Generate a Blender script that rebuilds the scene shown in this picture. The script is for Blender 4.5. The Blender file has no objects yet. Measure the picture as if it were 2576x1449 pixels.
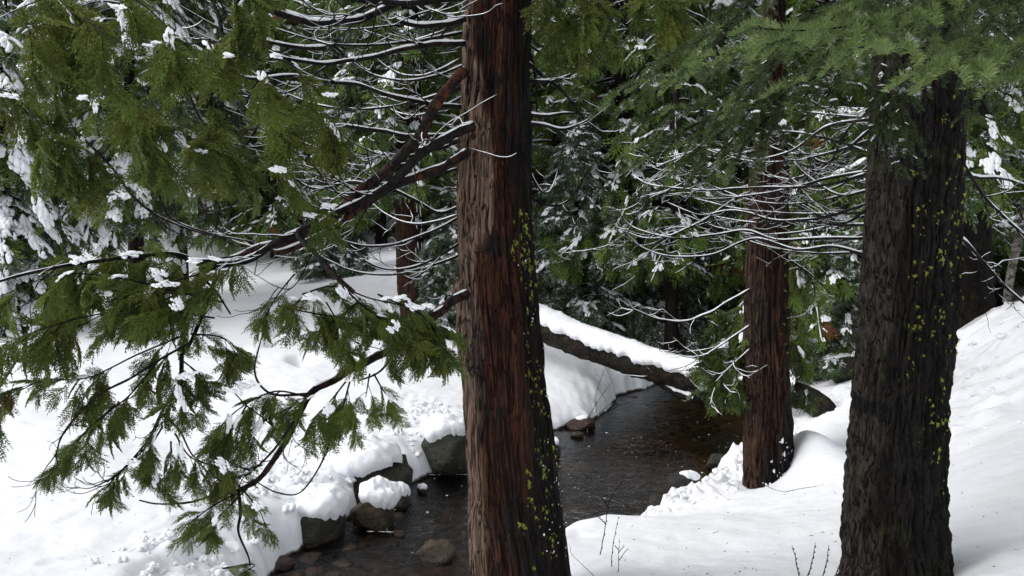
import bpy, math, numpy as np
from mathutils import Vector
R = math.radians
SC = bpy.context.scene
COL = SC.collection

# ------------------------------------------------------------------ camera
F = 2022.0; PITCH = R(4.65); CAMZ = 1.6
cam_d = bpy.data.cameras.new('camera'); cam = bpy.data.objects.new('camera', cam_d); COL.objects.link(cam)
cam.location = (0, 0, CAMZ); cam.rotation_euler = (R(90) - PITCH, 0, 0)
cam_d.sensor_width = 36; cam_d.lens = 36 * F / 2576; cam_d.clip_start = .05; cam_d.clip_end = 600
SC.camera = cam
# ------------------------------------------------------------------ world: overcast
w = bpy.data.worlds.new('World'); SC.world = w; w.use_nodes = True
nt = w.node_tree; nt.nodes.clear()
sky = nt.nodes.new('ShaderNodeTexSky'); sky.sky_type = 'NISHITA'; sky.sun_disc = False
SUN_EL, SUN_AZ = R(46), R(-98)      # azimuth from +Y towards +X
sky.sun_elevation = SUN_EL; sky.sun_rotation = SUN_AZ; sky.dust_density = 3.0
hs = nt.nodes.new('ShaderNodeHueSaturation'); hs.inputs['Saturation'].default_value = .22
bg = nt.nodes.new('ShaderNodeBackground'); bg.inputs[1].default_value = .15
wo = nt.nodes.new('ShaderNodeOutputWorld')
nt.links.new(sky.outputs[0], hs.inputs['Color']); nt.links.new(hs.outputs[0], bg.inputs[0]); nt.links.new(bg.outputs[0], wo.inputs[0])
sl = bpy.data.lights.new('sun', 'SUN'); so = bpy.data.objects.new('sun', sl); COL.objects.link(so)
sl.energy = 0.5; sl.angle = R(110); sl.color = (1, .97, .93)
sd_ = Vector((math.sin(SUN_AZ) * math.cos(SUN_EL), math.cos(SUN_AZ) * math.cos(SUN_EL), math.sin(SUN_EL)))
so.rotation_euler = sd_.to_track_quat('Z', 'Y').to_euler(); so.location = (0, 0, 20)
SC.view_settings.view_transform = 'Standard'; SC.view_settings.look = 'None'
SC.view_settings.exposure = 0.78; SC.view_settings.gamma = 1; SC.view_settings.use_curve_mapping = False
SC.cycles.max_bounces = 5; SC.cycles.diffuse_bounces = 3; SC.cycles.transparent_max_bounces = 6
SC.cycles.transmission_bounces = 2; SC.cycles.glossy_bounces = 2

# ------------------------------------------------------------------ helpers
rng = np.random.default_rng(7)
CT, ST = math.cos(PITCH), math.sin(PITCH)
def P(U, V, y):
    """world point seen at (U,V) of the 2576 wide picture, at distance y"""
    a = (U - 1288) / F; b = (724.5 - V) / F
    dy = CT + b * ST
    return np.array([a / dy * y, y, CAMZ + (-ST + b * CT) / dy * y])
def PP(pts, y0, y1=None):
    n = len(pts); ys = np.linspace(y0, y0 if y1 is None else y1, n)
    return np.array([P(u, v, yy) for (u, v), yy in zip(pts, ys)])
_perm = np.random.default_rng(3).permutation(256); _perm = np.concatenate([_perm, _perm, _perm])
_g = np.random.default_rng(4).normal(size=(256, 3)); _g /= np.linalg.norm(_g, axis=1)[:, None]
def perlin(x, y, z=None):
    x = np.asarray(x, float); y = np.asarray(y, float); z = np.zeros_like(x) if z is None else np.asarray(z, float) + 0 * x
    xi = np.floor(x).astype(int); yi = np.floor(y).astype(int); zi = np.floor(z).astype(int)
    xf, yf, zf = x - xi, y - yi, z - zi
    u, v, w_ = [t * t * t * (t * (t * 6 - 15) + 10) for t in (xf, yf, zf)]
    xi &= 255; yi &= 255; zi &= 255
    r = 0
    for a in (0, 1):
        for b in (0, 1):
            for c in (0, 1):
                h = _perm[_perm[_perm[xi + a] + yi + b] + zi + c]
                g = _g[h]
                d = g[..., 0] * (xf - a) + g[..., 1] * (yf - b) + g[..., 2] * (zf - c)
                r = r + d * (u if a else 1 - u) * (v if b else 1 - v) * (w_ if c else 1 - w_)
    return r * 1.5
def fbm(x, y, z=None, o=4, bill=False):
    s = 0; a = 1; f = 1
    for i in range(o):
        n = perlin(np.asarray(x) * f + 17 * i, np.asarray(y) * f + 5 * i, None if z is None else np.asarray(z) * f)
        s = s + a * (np.sqrt(n * n + .012) * 2 - .6 if bill else n); a *= .5; f *= 2.03
    return s
def sstep(a, b, x):
    t = np.clip((x - a) / (b - a), 0, 1); return t * t * (3 - 2 * t)

class MB:
    def __init__(s): s.v = []; s.f = []; s.n = 0; s.pt = []
    def add(s, V, Fs):
        V = np.asarray(V, float)
        for f in (Fs if isinstance(Fs, list) else [Fs]): s.f.append(np.asarray(f, int) + s.n)
        s.v.append(V); s.n += len(V)
    def mesh(s, name, smooth=True, mat=None, attrs=None):
        V = np.concatenate(s.v) if s.v else np.zeros((0, 3))
        me = bpy.data.meshes.new(name)
        me.vertices.add(len(V)); me.vertices.foreach_set('co', V.astype(np.float32).ravel())
        if s.f:
            li = np.concatenate([f.ravel() for f in s.f]); cnt = np.concatenate([np.full(len(f), f.shape[1]) for f in s.f])
            me.loops.add(len(li)); me.loops.foreach_set('vertex_index', li.astype(np.int32))
            me.polygons.add(len(cnt)); st = np.concatenate([[0], np.cumsum(cnt)[:-1]])
            me.polygons.foreach_set('loop_start', st.astype(np.int32)); me.polygons.foreach_set('loop_total', cnt.astype(np.int32))
            me.polygons.foreach_set('use_smooth', np.full(len(cnt), smooth))
        me.update(calc_edges=True)
        if mat:
            for m in (mat if isinstance(mat, list) else [mat]): me.materials.append(m)
        return me
def link(name, data, parent=None, **pr):
    o = bpy.data.objects.new(name, data); COL.objects.link(o)
    if parent is not None: o.parent = parent
    for k, v in pr.items(): o[k] = v
    return o
def thing(name, label, cat, group=None, loc=None):
    o = bpy.data.objects.new(name, None); COL.objects.link(o); o.empty_display_size = .1
    o['label'] = label; o['category'] = cat
    if group: o['group'] = group
    if loc is not None: o.location = loc
    return o

def resample(path, n):
    path = np.asarray(path, float)
    if len(path) > 2:                                # Catmull-Rom
        p = np.vstack([2 * path[0] - path[1], path, 2 * path[-1] - path[-2]]); out = []
        m = max(2, int(np.ceil(n * 3 / (len(path) - 1))))
        for i in range(1, len(p) - 2):
            t = np.linspace(0, 1, m, endpoint=False)[:, None]
            a, b, c, d = p[i - 1], p[i], p[i + 1], p[i + 2]
            out.append(.5 * (2 * b + (c - a) * t + (2 * a - 5 * b + 4 * c - d) * t * t + (3 * b - a - 3 * c + d) * t ** 3))
        path = np.vstack(out + [p[-2:-1]])
    s = np.concatenate([[0], np.cumsum(np.linalg.norm(np.diff(path, axis=0), axis=1))])
    q = np.linspace(0, s[-1], n)
    return np.stack([np.interp(q, s, path[:, k]) for k in range(3)], 1)
def frames(path):
    T = np.gradient(path, axis=0); T /= np.linalg.norm(T, axis=1)[:, None] + 1e-9
    up = np.tile([0, 0, 1.], (len(path), 1))
    bad = np.abs(T[:, 2]).mean() > .85
    if bad: up = np.tile([0, 1., 0], (len(path), 1))
    S = np.cross(T, up); S /= np.linalg.norm(S, axis=1)[:, None] + 1e-9
    N = np.cross(S, T)
    return T, S, N
def tube(mb, path, r, sides=5, rv=None, wob=0, cap=True):
    path = np.asarray(path, float); n = len(path); r = np.broadcast_to(r, (n,)); rv = r if rv is None else np.broadcast_to(rv, (n,))
    T, S, N = frames(path)
    a = np.linspace(0, 2 * np.pi, sides, endpoint=False)
    ca, sa = np.cos(a), np.sin(a)
    V = path[:, None] + S[:, None] * (ca[None, :, None] * r[:, None, None]) + N[:, None] * (sa[None, :, None] * rv[:, None, None])
    if wob:
        k = fbm(V[..., 0] * 9, V[..., 1] * 9, V[..., 2] * 9, 3)
        V = path[:, None] + (V - path[:, None]) * (1 + wob * k[..., None])
    V = V.reshape(-1, 3)
    i = np.arange(n - 1)[:, None] * sides; j = np.arange(sides)[None]; j2 = (j + 1) % sides
    Fq = np.stack([i + j, i + j2, i + sides + j2, i + sides + j], -1).reshape(-1, 4)
    fl = [Fq]
    if cap and sides > 2:
        V = np.vstack([V, path[0], path[-1]])
        jj = np.arange(sides)
        fl.append(np.vstack([np.stack([(jj + 1) % sides, jj, np.full(sides, n * sides)], 1),
                             np.stack([(n - 1) * sides + jj, (n - 1) * sides + (jj + 1) % sides, np.full(sides, n * sides + 1)], 1)]))
    mb.add(V, fl)
def snowtube(mb, path, r, amt=1.0, sides=6, gap=-.06, seed=0.):
    """a strip of snow lying on the upper side of a branch"""
    path = np.asarray(path, float); n = len(path); r = np.broadcast_to(r, (n,))
    T, S, N = frames(path)
    flat = np.clip(1.15 - np.abs(T[:, 2]) ** 1.6 * 1.5, 0, 1)
    s = np.concatenate([[0], np.cumsum(np.linalg.norm(np.diff(path, axis=0), axis=1))])
    nz = fbm(s * 9 + seed * 7.3, s * 0 + seed, None, 3)
    g = sstep(-gap - .35, -gap + .1, perlin(s * 3 + seed * 3.1, s * 0 + 9.1 + seed) * 1.3 + .15)
    k = flat * g * np.clip(1 + .45 * nz, .2, 2) * amt
    rs = (r * .75 + .0012) * np.minimum(k, 1.3); hv = (r * .32 + .0018) * k
    ok = k > .12
    c = path + np.array([0, 0, 1.]) * (r * .8 + hv * .55)[:, None]
    # split in runs
    i = 0
    while i < n:
        if not ok[i]: i += 1; continue
        j = i
        while j + 1 < n and ok[j + 1]: j += 1
        if j - i >= 2:
            e = np.minimum(np.arange(j - i + 1), np.arange(j - i, -1, -1)); e = np.sqrt(np.clip((e + .15) / 1.6, 0, 1))
            tube(mb, c[i:j + 1], rs[i:j + 1] * e, sides, hv[i:j + 1] * e)
        i = j + 1

# ------------------------------------------------------------------ materials
def mat(name):
    m = bpy.data.materials.new(name); m.use_nodes = True; t = m.node_tree; t.nodes.clear()
    o = t.nodes.new('ShaderNodeOutputMaterial'); return m, t, o
class NT:
    def __init__(s, t): s.t = t
    def n(s, ty, ins=None, **kw):
        nd = s.t.nodes.new(ty)
        for k, v in kw.items(): setattr(nd, k, v)
        for k, v in (ins or {}).items():
            if isinstance(v, bpy.types.NodeSocket): s.t.links.new(v, nd.inputs[k])
            else: nd.inputs[k].default_value = v
        return nd
    def noise(s, vec, scale, det=4, rough=.55, out='Fac', dist=0.):
        return s.n('ShaderNodeTexNoise', {'Vector': vec, 'Scale': scale, 'Detail': det, 'Roughness': rough, 'Distortion': dist}).outputs[out]
    def ramp(s, fac, stops):
        nd = s.n('ShaderNodeValToRGB', {'Fac': fac}); e = nd.color_ramp.elements
        while len(e) > 1: e.remove(e[0])
        e[0].position = stops[0][0]; e[0].color = (*stops[0][1], 1) if len(stops[0][1]) == 3 else stops[0][1]
        for p, c in stops[1:]:
            x = e.new(p); x.color = (*c, 1)
        return nd.outputs['Color']
    def mr(s, v, a, b, c=0., d=1.):
        return s.n('ShaderNodeMapRange', {'Value': v, 'From Min': a, 'From Max': b, 'To Min': c, 'To Max': d}, interpolation_type='SMOOTHSTEP').outputs[0]
    def mix(s, f, a, b):
        nd = s.n('ShaderNodeMix', data_type='RGBA')
        for k, v in ((0, f), (6, a), (7, b)):
            if isinstance(v, bpy.types.NodeSocket): s.t.links.new(v, nd.inputs[k])
            else: nd.inputs[k].default_value = v if k == 0 else (*v, 1)
        return nd.outputs[2]
    def math(s, op, a, b=0.):
        return s.n('ShaderNodeMath', {0: a, 1: b}, operation=op).outputs[0]
    def scale(s, vec, sc):
        return s.n('ShaderNodeMapping', {'Vector': vec, 'Scale': sc}).outputs[0]
    def bump(s, h, st, dist=.01, nrm=None):
        i = {'Height': h, 'Strength': st, 'Distance': dist}
        if nrm is not None: i['Normal'] = nrm
        return s.n('ShaderNodeBump', i).outputs[0]
def obj_co(N): return N.n('ShaderNodeNewGeometry').outputs['Position']

def m_snow(name='snow', fine=1.):
    m, t, o = mat(name); N = NT(t); p = obj_co(N)
    n1 = N.noise(p, 60, 5, .7); n2 = N.noise(p, 9, 4)
    b = N.bump(n1, .35 * fine, .01); b = N.bump(n2, .35 * fine, .04, b)
    c = N.mix(N.noise(p, 2.5, 3), (.80, .825, .87), (.87, .875, .89))
    s = N.n('ShaderNodeBsdfPrincipled', {'Base Color': c, 'Roughness': .65, 'Normal': b, 'Specular IOR Level': .25})
    t.links.new(s.outputs[0], o.inputs[0]); return m
SNOW = m_snow()

def m_bark(name, base, light, dark, stretch=.12, sc=40, moss=0., lit_col=None, wet=.45, burn_dark=None):
    m, t, o = mat(name); N = NT(t); p = obj_co(N)
    tc = N.n('ShaderNodeTexCoord').outputs['Object']
    st = N.scale(p, (1, 1, stretch))
    warp = N.noise(p, 2.2, 2, .5, 'Color')
    st2 = N.n('ShaderNodeVectorMath', {0: st, 1: N.n('ShaderNodeVectorMath', {0: warp, 'Scale': .12}, operation='SCALE').outputs[0]}, operation='ADD').outputs[0]
    f1 = N.noise(st2, sc, 6, .65); f2 = N.noise(st2, sc * .28, 4, .6)
    big = N.noise(N.scale(p, (1, 1, .45)), 3.2, 4, .6)
    c = N.mix(N.mr(f1, .42, .6), dark, base)
    c = N.mix(N.math('MULTIPLY', N.mr(f2, .5, .72), .55), c, light)
    c = N.mix(N.math('MULTIPLY', N.mr(big, .5, .68), .85), c, tuple(.35 * x for x in dark))
    crk = N.math('ABSOLUTE', N.math('SUBTRACT', N.noise(st2, sc * .42, 3, .5, dist=.4), .5)); crk = N.mr(crk, .0, .045)
    if lit_col is not None:       # light on the left side, painted into the bark: fac attribute on the mesh
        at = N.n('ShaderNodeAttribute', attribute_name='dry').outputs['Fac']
        lc = N.mix(N.mr(f1, .38, .62), tuple(.33 * x for x in lit_col), lit_col)
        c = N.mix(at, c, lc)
    c = N.mix(crk, tuple(.35 * x for x in dark), c)  # shading of the fissures painted into the colour as dark lines
    if burn_dark:  # charred patches together with generally darker flanks
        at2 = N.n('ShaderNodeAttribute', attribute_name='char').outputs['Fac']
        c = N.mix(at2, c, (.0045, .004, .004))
    if moss:
        c = N.mix(N.math('MULTIPLY', N.mr(N.noise(p, 7, 5, .7), .56, .7), moss), c, (.035, .045, .012))
    b = N.bump(f1, 1., .03); b = N.bump(f2, .9, .04, b); b = N.bump(crk, .8, .02, b)
    s = N.n('ShaderNodeBsdfPrincipled', {'Base Color': c, 'Roughness': N.mr(big, .4, .7, .95, wet), 'Normal': b, 'Specular IOR Level': .22})
    t.links.new(s.outputs[0], o.inputs[0]); return m
BARK_CEDAR = m_bark('cedar_bark', (.080, .024, .012), (.145, .056, .030), (.017, .007, .005), .06, 60, lit_col=(.27, .18, .135), burn_dark=1)
BARK_FIR = m_bark('fir_bark', (.014, .008, .005), (.030, .018, .012), (.0035, .0025, .002), .3, 42, moss=.5, lit_col=(.055, .043, .036), burn_dark=1)
BARK_MID = m_bark('mid_cedar_bark', (.060, .023, .013), (.125, .062, .038), (.013, .007, .005), .08, 50, moss=.2, lit_col=(.11, .062, .043), burn_dark=1)
BARK_FAR = m_bark('far_bark', (.028, .015, .011), (.06, .034, .026), (.008, .006, .005), .2, 24)
BARK_LOG = m_bark('log_bark', (.022, .014, .009), (.05, .032, .02), (.006, .005, .004), 1, 16, moss=.5)
BARK_TWIG = m_bark('twig_bark', (.012, .008, .006), (.035, .017, .011), (.005, .004, .004), 1, 25)
BARK_RED = m_bark('red_bough_bark', (.040, .017, .011), (.17, .06, .028), (.008, .005, .005), .8, 22)
BARK_ASPEN = m_bark('aspen_bark', (.42, .40, .34), (.55, .53, .46), (.20, .18, .15), 1.5, 14)

def m_leaf(name, c1, c2, dust=0., tr=.25, rough=.55):
    m, t, o = mat(name); N = NT(t)
    oi = N.n('ShaderNodeObjectInfo'); g = N.n('ShaderNodeNewGeometry')
    n = N.noise(g.outputs['Position'], 1.6, 2)
    f = N.math('ADD', N.math('MULTIPLY', oi.outputs['Random'], .65), N.math('MULTIPLY', N.mr(n, .35, .65), .35))
    c = N.mix(f, c1, c2)
    if dust:
        up = N.n('ShaderNodeSeparateXYZ', {0: g.outputs['Normal']}).outputs[2]
        up = N.math('ABSOLUTE', up)
        dn = N.noise(g.outputs['Position'], 7, 4, .7)
        k = N.math('MULTIPLY', N.mr(up, .25, .8), N.mr(dn, .62 - .2 * dust, .66 - .12 * dust))
        c = N.mix(k, c, (.8, .82, .86))
    s = N.n('ShaderNodeBsdfPrincipled', {'Base Color': c, 'Roughness': rough, 'Specular IOR Level': .3})
    tl = N.n('ShaderNodeBsdfTranslucent', {'Color': N.mix(.5, c, tuple(1.2 * x for x in c2))})
    mx = N.n('ShaderNodeMixShader', {0: tr, 1: s.outputs[0], 2: tl.outputs[0]})
    t.links.new(mx.outputs[0], o.inputs[0]); return m
LEAF = m_leaf('cedar_leaf', (.040, .066, .014), (.140, .190, .034), 0, .3)
LEAF_OLIVE = m_leaf('cedar_leaf_olive', (.026, .038, .009), (.150, .175, .028), 0, .3)
LEAF_FAR = m_leaf('cedar_leaf_far', (.038, .070, .015), (.150, .215, .040), .35, .33)
LEAF_BRIGHT = m_leaf('cedar_leaf_bright', (.06, .12, .016), (.16, .25, .035), .3, .3)
LEAF_SNOWY = m_leaf('leaf_snow_dusted', (.022, .042, .018), (.055, .090, .030), .7, .2)
LEAF_FIR = m_leaf('fir_needle', (.050, .086, .024), (.165, .228, .075), 0, .2)
LEAF_FIRD = m_leaf('fir_needle_dark', (.022, .042, .014), (.066, .096, .028), .15, .2)
LEAF_BROWN = m_leaf('leaf_dead', (.09, .03, .012), (.17, .06, .02), 0, .2)
LICHEN = m_leaf('wolf_lichen', (.17, .21, .03), (.42, .47, .08), 0, .2, .8)

def m_rock(name, c1, c2, c3):
    m, t, o = mat(name); N = NT(t); p = obj_co(N)
    n1 = N.noise(p, 6, 6, .65); n2 = N.noise(p, 28, 5, .7)
    c = N.mix(N.mr(n1, .35, .65), c1, c2); c = N.mix(N.mr(n2, .5, .7), c, c3)
    z = N.n('ShaderNodeSeparateXYZ', {0: p}).outputs[2]
    wet = N.mr(z, -1.80, -1.62, 1., 0.)
    c = N.mix(N.math('MULTIPLY', wet, .6), c, (.03, .016, .009))
    c = N.mix(N.mr(N.noise(p, 14, 6, .8), .52, .6), c, tuple(.3 * x for x in c1)); b = N.bump(n2, 1., .03); b = N.bump(n1, .9, .08, b)
    s = N.n('ShaderNodeBsdfPrincipled', {'Base Color': c, 'Roughness': N.mr(wet, 0, 1, .75, .25), 'Normal': b})
    t.links.new(s.outputs[0], o.inputs[0]); return m
ROCK_GREEN = m_rock('rock_mossy', (.010, .011, .006), (.030, .032, .015), (.085, .085, .060))
ROCK_BROWN = m_rock('rock_brown', (.022, .014, .008), (.062, .044, .022), (.10, .08, .045))
ROCK_RED = m_rock('rock_red', (.030, .011, .006), (.065, .026, .014), (.09, .05, .03))
ROCK_DARK = m_rock('rock_dark', (.012, .011, .010), (.035, .03, .026), (.07, .065, .055))

# ------------------------------------------------------------------ terrain
WZ = -1.8
LS = [(-1.75, 2), (-2.0, 5), (-2.3, 6.5), (-2.35, 7.5), (-2.22, 8.2), (-1.92, 9.0), (-1.62, 9.9), (-1.0, 10.7), (-.5, 11.2), (.1, 12.2), (.72, 13), (1.3, 13.4),
      (1.75, 14.4), (2.1, 15.6), (2.9, 16.5), (3.9, 18), (5.3, 22), (7.2, 26), (9, 31)]
RS = [(12, 30), (9.9, 25), (8.2, 22), (6.2, 18), (4.9, 15), (4.0, 13.2), (3.3, 11.3), (2.3, 9.6), (1.3, 8.6), (.35, 7.3), (-.35, 6), (-.6, 5), (-.9, 2)]
POLY = np.array(LS + RS)
def creek_sd(x, y):
    x = np.asarray(x, float); y = np.asarray(y, float)
    d = np.full(x.shape, 1e9); ins = np.zeros(x.shape, bool)
    a = POLY; b = np.roll(POLY, -1, 0)
    for (x0, y0), (x1, y1) in zip(a, b):
        dx, dy = x1 - x0, y1 - y0; L = dx * dx + dy * dy
        t = np.clip(((x - x0) * dx + (y - y0) * dy) / L, 0, 1)
        d = np.minimum(d, np.hypot(x - x0 - t * dx, y - y0 - t * dy))
        c = ((y0 > y) != (y1 > y)) & (x < dx * (y - y0) / (dy + 1e-12) + x0); ins ^= c
    return np.where(ins, -d, d)
CP = []
def cp(U, V, y): q = P(U, V, y); CP.append(tuple(q))
for a in [(0, 1449, 5.5), (0, 1100, 9), (0, 900, 13), (0, 760, 20), (600, 790, 18), (600, 1000, 12), (900, 800, 18), (850, 900, 14.5), (1000, 1000, 12.3),
          (700, 695, 26), (100, 590, 32), (300, 596, 31), (1000, 640, 27), (1120, 610, 31), (1160, 640, 26), (400, 1250, 7.6), (300, 1200, 8), (300, 1400, 6.2), (600, 1190, 9.0), (780, 1160, 9.5), (1000, 1080, 10.8), (1100, 1010, 12.2),
          (1400, 880, 15.5), (1500, 900, 15), (1400, 980, 13.8), (1380, 800, 19), (1200, 850, 16),
          (1430, 1449, 5.0), (1430, 1350, 6.3), (1530, 1285, 7.2), (1620, 1282, 7.6), (1700, 1400, 5.6), (2000, 1300, 6.5), (1880, 1225, 8.4), (1760, 1215, 9.0), (2100, 1449, 4.6), (2100, 1150, 8.6),
          (2050, 1060, 11), (2000, 990, 14), (2100, 960, 15), (2100, 880, 20), (2400, 1400, 4.6), (2576, 1449, 4), (2576, 1100, 6), (2420, 1060, 7.5), (2400, 860, 10), (2500, 800, 11), (2576, 745, 11.2), (1850, 1080, 11.8),
          (2300, 1200, 6.8), (1650, 1300, 8.0), (1500, 1310, 6.9), (1750, 1240, 8.6)]: cp(*a)
CP += [(0, 2, -.3), (2.5, 2, -.05), (0, -3, 0), (-4, 2, -.9), (5, 0, .3), (0, 5, -.78), (-8, -3, -.8), (-14, 10, -.2), (-18, 25, .6), (-30, 40, 2.0), (0, 42, 1.6), (12, 14, .9), (12, 22, .3), (20, 35, 1.6), (9, 5, .9),
       (20, 10, 2), (40, 40, 3), (-40, 10, 1), (0, 60, 5), (-30, 70, 9), (30, 70, 9), (0, 90, 14), (60, 60, 6), (-60, 60, 6), (60, 0, 3), (-60, 0, 1), (0, -15, .5), (0, 110, 18), (30, -15, 2), (-30, -15, 0)]
CP = np.array(CP)
def kern(r): return np.sqrt(r * r + .8)
_A = kern(np.hypot(CP[:, None, 0] - CP[None, :, 0], CP[:, None, 1] - CP[None, :, 1]))
_n = len(CP); _M = np.zeros((_n + 1, _n + 1)); _M[:_n, :_n] = _A + np.eye(_n) * -.02; _M[_n, :_n] = 1; _M[:_n, _n] = 1
_w = np.linalg.solve(_M, np.append(CP[:, 2], 0))
FOOT = []
for (U, V) in [(740, 872), (690, 880), (750, 915), (770, 922), (640, 930), (700, 850), (600, 905), (1700, 99)][:7]:
    y = 16.0
    FOOT.append(P(U, V, 15.5 + (880 - V) * .03)[:2])
def base_h(x, y):
    z = np.full(np.shape(x), _w[-1])
    for i in range(_n): z = z + _w[i] * kern(np.hypot(x - CP[i, 0], y - CP[i, 1]))
    return z
def ground_h(x, y, detail=True):
    x = np.asarray(x, float); y = np.asarray(y, float)
    b = base_h(x, y); wx = x + .12 * perlin(x * 2.3, y * 2.3) + .05 * perlin(x * 7, y * 7); wy = y + .10 * perlin(x * 2.3 + 50, y * 2.3)
    sd = creek_sd(wx, wy)
    left = (x < .5 + (y - 11) * .55)
    wd = np.where(left, .55, .45) + .12 * perlin(x * 1.1, y * 1.1 + 9)
    wd = np.where(y > 12.2, np.where(left, .95, .6), wd); b = np.maximum(b, WZ + .28)
    if detail:
        far = sstep(30, 45, y)
        b = b + .05 * fbm(x * .6, y * .6, None, 3) * (1 + 8 * far)
        lum = np.where(left, np.clip(1.25 - sd / 1.7, 0, 1) * sstep(5.2, 6.5, y) * (1 - sstep(12.3, 13.2, y)) * sstep(-3.05, -2.8, x + 3 * sstep(8.2, 9.5, y)) * sstep(.3, .7, perlin(x * .8 + 3, y * .8) + .55), np.clip(1.3 - sd / .8, 0, 1) * sstep(7.9, 8.6, y) * (1 - sstep(12.5, 13.5, y)) * 1.1)
        lumr = sstep(3.6, 4.8, x) * sstep(5.6, 7.5, y) * (1 - sstep(12, 15, y)); b = b + lumr * .10 * fbm(x * 1.5, y * 1.5, None, 2, True); lum = np.maximum(lum, .5 * sstep(3.6, 4.8, x) * sstep(5.6, 7.5, y) * (1 - sstep(12, 15, y)) * .8)
        lum = np.maximum(lum, np.exp(-(((x + 2.55) / .5) ** 2 + ((y - 7.1) / .9) ** 2)))
        b = b + lum * (.06 * fbm(x * 3.1, y * 3.1, None, 2, True) + .02); extra = lum * (.065 * fbm(x * 6.1 + 3, y * 6.1, None, 4, True) + .035 * fbm(x * 12 + 3, y * 12, None, 2, True))
        b = b + .011 * fbm(x * 5, y * 5, None, 3) - .035 * sstep(.45, .9, perlin(x * 2.7 + 31, y * 2.7))
        for hx, hy, hr, hd in ((2.18, 4.6, .48, .10), (.08, 5., .5, .08), (2.78, 8.7, .42, .06)): b = b - hd * np.exp(-(((x - hx) ** 2 + (y - hy) ** 2) / hr ** 2) ** 2)
        # step where the smooth drift broke off
        dd = x - (-2.98 + .12 * perlin(y * 1.7, y * 0 + 2.2)); b = b - .16 * sstep(-.02, .22, dd) * (1 - sstep(.9, 2.0, dd)) * (1 - sstep(7.2, 8.2, y)) * sstep(4, 5, y)
        for (fx, fy) in FOOT:
            b = b - .24 * np.exp(-((x - fx) ** 2 / .018 + (y - fy) ** 2 / .05))
        # snow wells / drifts at trunks
        b = b + .42 * np.exp(-((x - 3.25) ** 2 / .09 + (y - 8.7) ** 2 / .5)) + .38 * np.exp(-((x - 2.75) ** 2 / .10 + (y - 10.3) ** 2 / .16)) + .10 * np.exp(-((x - 1.75) ** 2 / .06 + (y - 9.0) ** 2 / .1))
    t = np.clip(sd / wd, 0, 1)
    prof = np.sqrt(np.clip(1 - (1 - t) ** 2.2, 0, 1))
    z = WZ - .02 + (b - WZ) * prof + (extra * sstep(.1, .4, prof) if detail else 0)
    return np.where(sd < 0, WZ - .05 - .55 * sstep(0, .25, -sd), z)
def gh(x, y): return float(ground_h(np.array([x]), np.array([y]))[0])

def axis(lo, a, b, hi, fine, g):
    m = list(np.arange(a, b, fine)); s = fine; v = a; L = []
    while v > lo: s *= g; v -= s; L.append(v)
    s = fine; v = m[-1]; H = []
    while v < hi: s *= g; v += s; H.append(v)
    return np.array(L[::-1] + m + H)
xs = axis(-70, -4.5, 5.2, 70, .034, 1.045); ys = axis(-14, 4.0, 13.5, 115, .034, 1.035)
X, Y = np.meshgrid(xs, ys)
Z = ground_h(X, Y)
nx, ny = len(xs), len(ys)
i = np.arange(ny - 1)[:, None] * nx + np.arange(nx - 1)[None]
mb = MB(); mb.add(np.stack([X, Y, Z], -1).reshape(-1, 3), np.stack([i, i + 1, i + nx + 1, i + nx], -1).reshape(-1, 4))
m, t, o = mat('snow_ground'); N = NT(t); p = obj_co(N)
n1 = N.noise(p, 70, 5, .7); n2 = N.noise(p, 11, 5, .6)
b_ = N.bump(n1, .3, .008); b_ = N.bump(n2, .3, .03, b_)
z_ = N.n('ShaderNodeSeparateXYZ', {0: p}).outputs[2]
zz = N.math('ADD', z_, N.math('MULTIPLY', N.noise(p, 5, 3), .12))
c = N.mix(N.noise(p, .9, 3), (.80, .825, .87), (.87, .875, .89))
c = N.mix(N.mr(zz, WZ + .075, WZ + .125), (.03, .02, .013), c)
s = N.n('ShaderNodeBsdfPrincipled', {'Base Color': c, 'Roughness': .7, 'Normal': b_, 'Specular IOR Level': .2})
t.links.new(s.outputs[0], o.inputs[0])
link('ground', mb.mesh('ground', mat=m), kind='structure')

# creek bed
xs = np.arange(-5, 13, .08); ys = np.arange(1.5, 32, .08); X, Y = np.meshgrid(xs, ys)
shal = sstep(3.0, 4.2, X - (Y - 13.5) * .4) * sstep(10.5, 13, Y)
shal = np.maximum(shal, .7 * np.exp(-((X + 1.6) ** 2 / .5 + (Y - 7.8) ** 2 / .8)))
Z = WZ - .30 + .18 * shal + .03 * fbm(X * 1.2, Y * 1.2, None, 3) + .035 * fbm(X * 6, Y * 6, None, 2, True)
Z = np.where(Y > 17.5, WZ - .06 + .05 * fbm(X * 3, Y * 3, None, 3, True), Z)
nx, ny = len(xs), len(ys); i = np.arange(ny - 1)[:, None] * nx + np.arange(nx - 1)[None]
keep = creek_sd(X, Y)[:-1, :-1] < .35
mb = MB(); mb.add(np.stack([X, Y, Z], -1).reshape(-1, 3), np.stack([i, i + 1, i + nx + 1, i + nx], -1)[keep])
m, t, o = mat('creek_bed'); N = NT(t); p = obj_co(N)
v = N.n('ShaderNodeTexVoronoi', {'Vector': N.scale(p, (1, 1, .3)), 'Scale': 9.}); v2 = N.noise(p, 1.3, 4)
c = N.ramp(N.n('ShaderNodeSeparateColor', {0: v.outputs['Color']}).outputs[0], [(0, (.05, .028, .014)), (.4, (.10, .066, .036)), (.7, (.16, .10, .05)), (1, (.15, .13, .09))])
c = N.mix(N.mr(v2, .4, .65), c, (.02, .013, .008)); bb = N.bump(v.outputs['Distance'], .8, .05)
s = N.n('ShaderNodeBsdfPrincipled', {'Base Color': c, 'Roughness': .8, 'Normal': bb}); t.links.new(s.outputs[0], o.inputs[0])
link('creek_bed', mb.mesh('creek_bed', mat=m), kind='structure')
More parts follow.
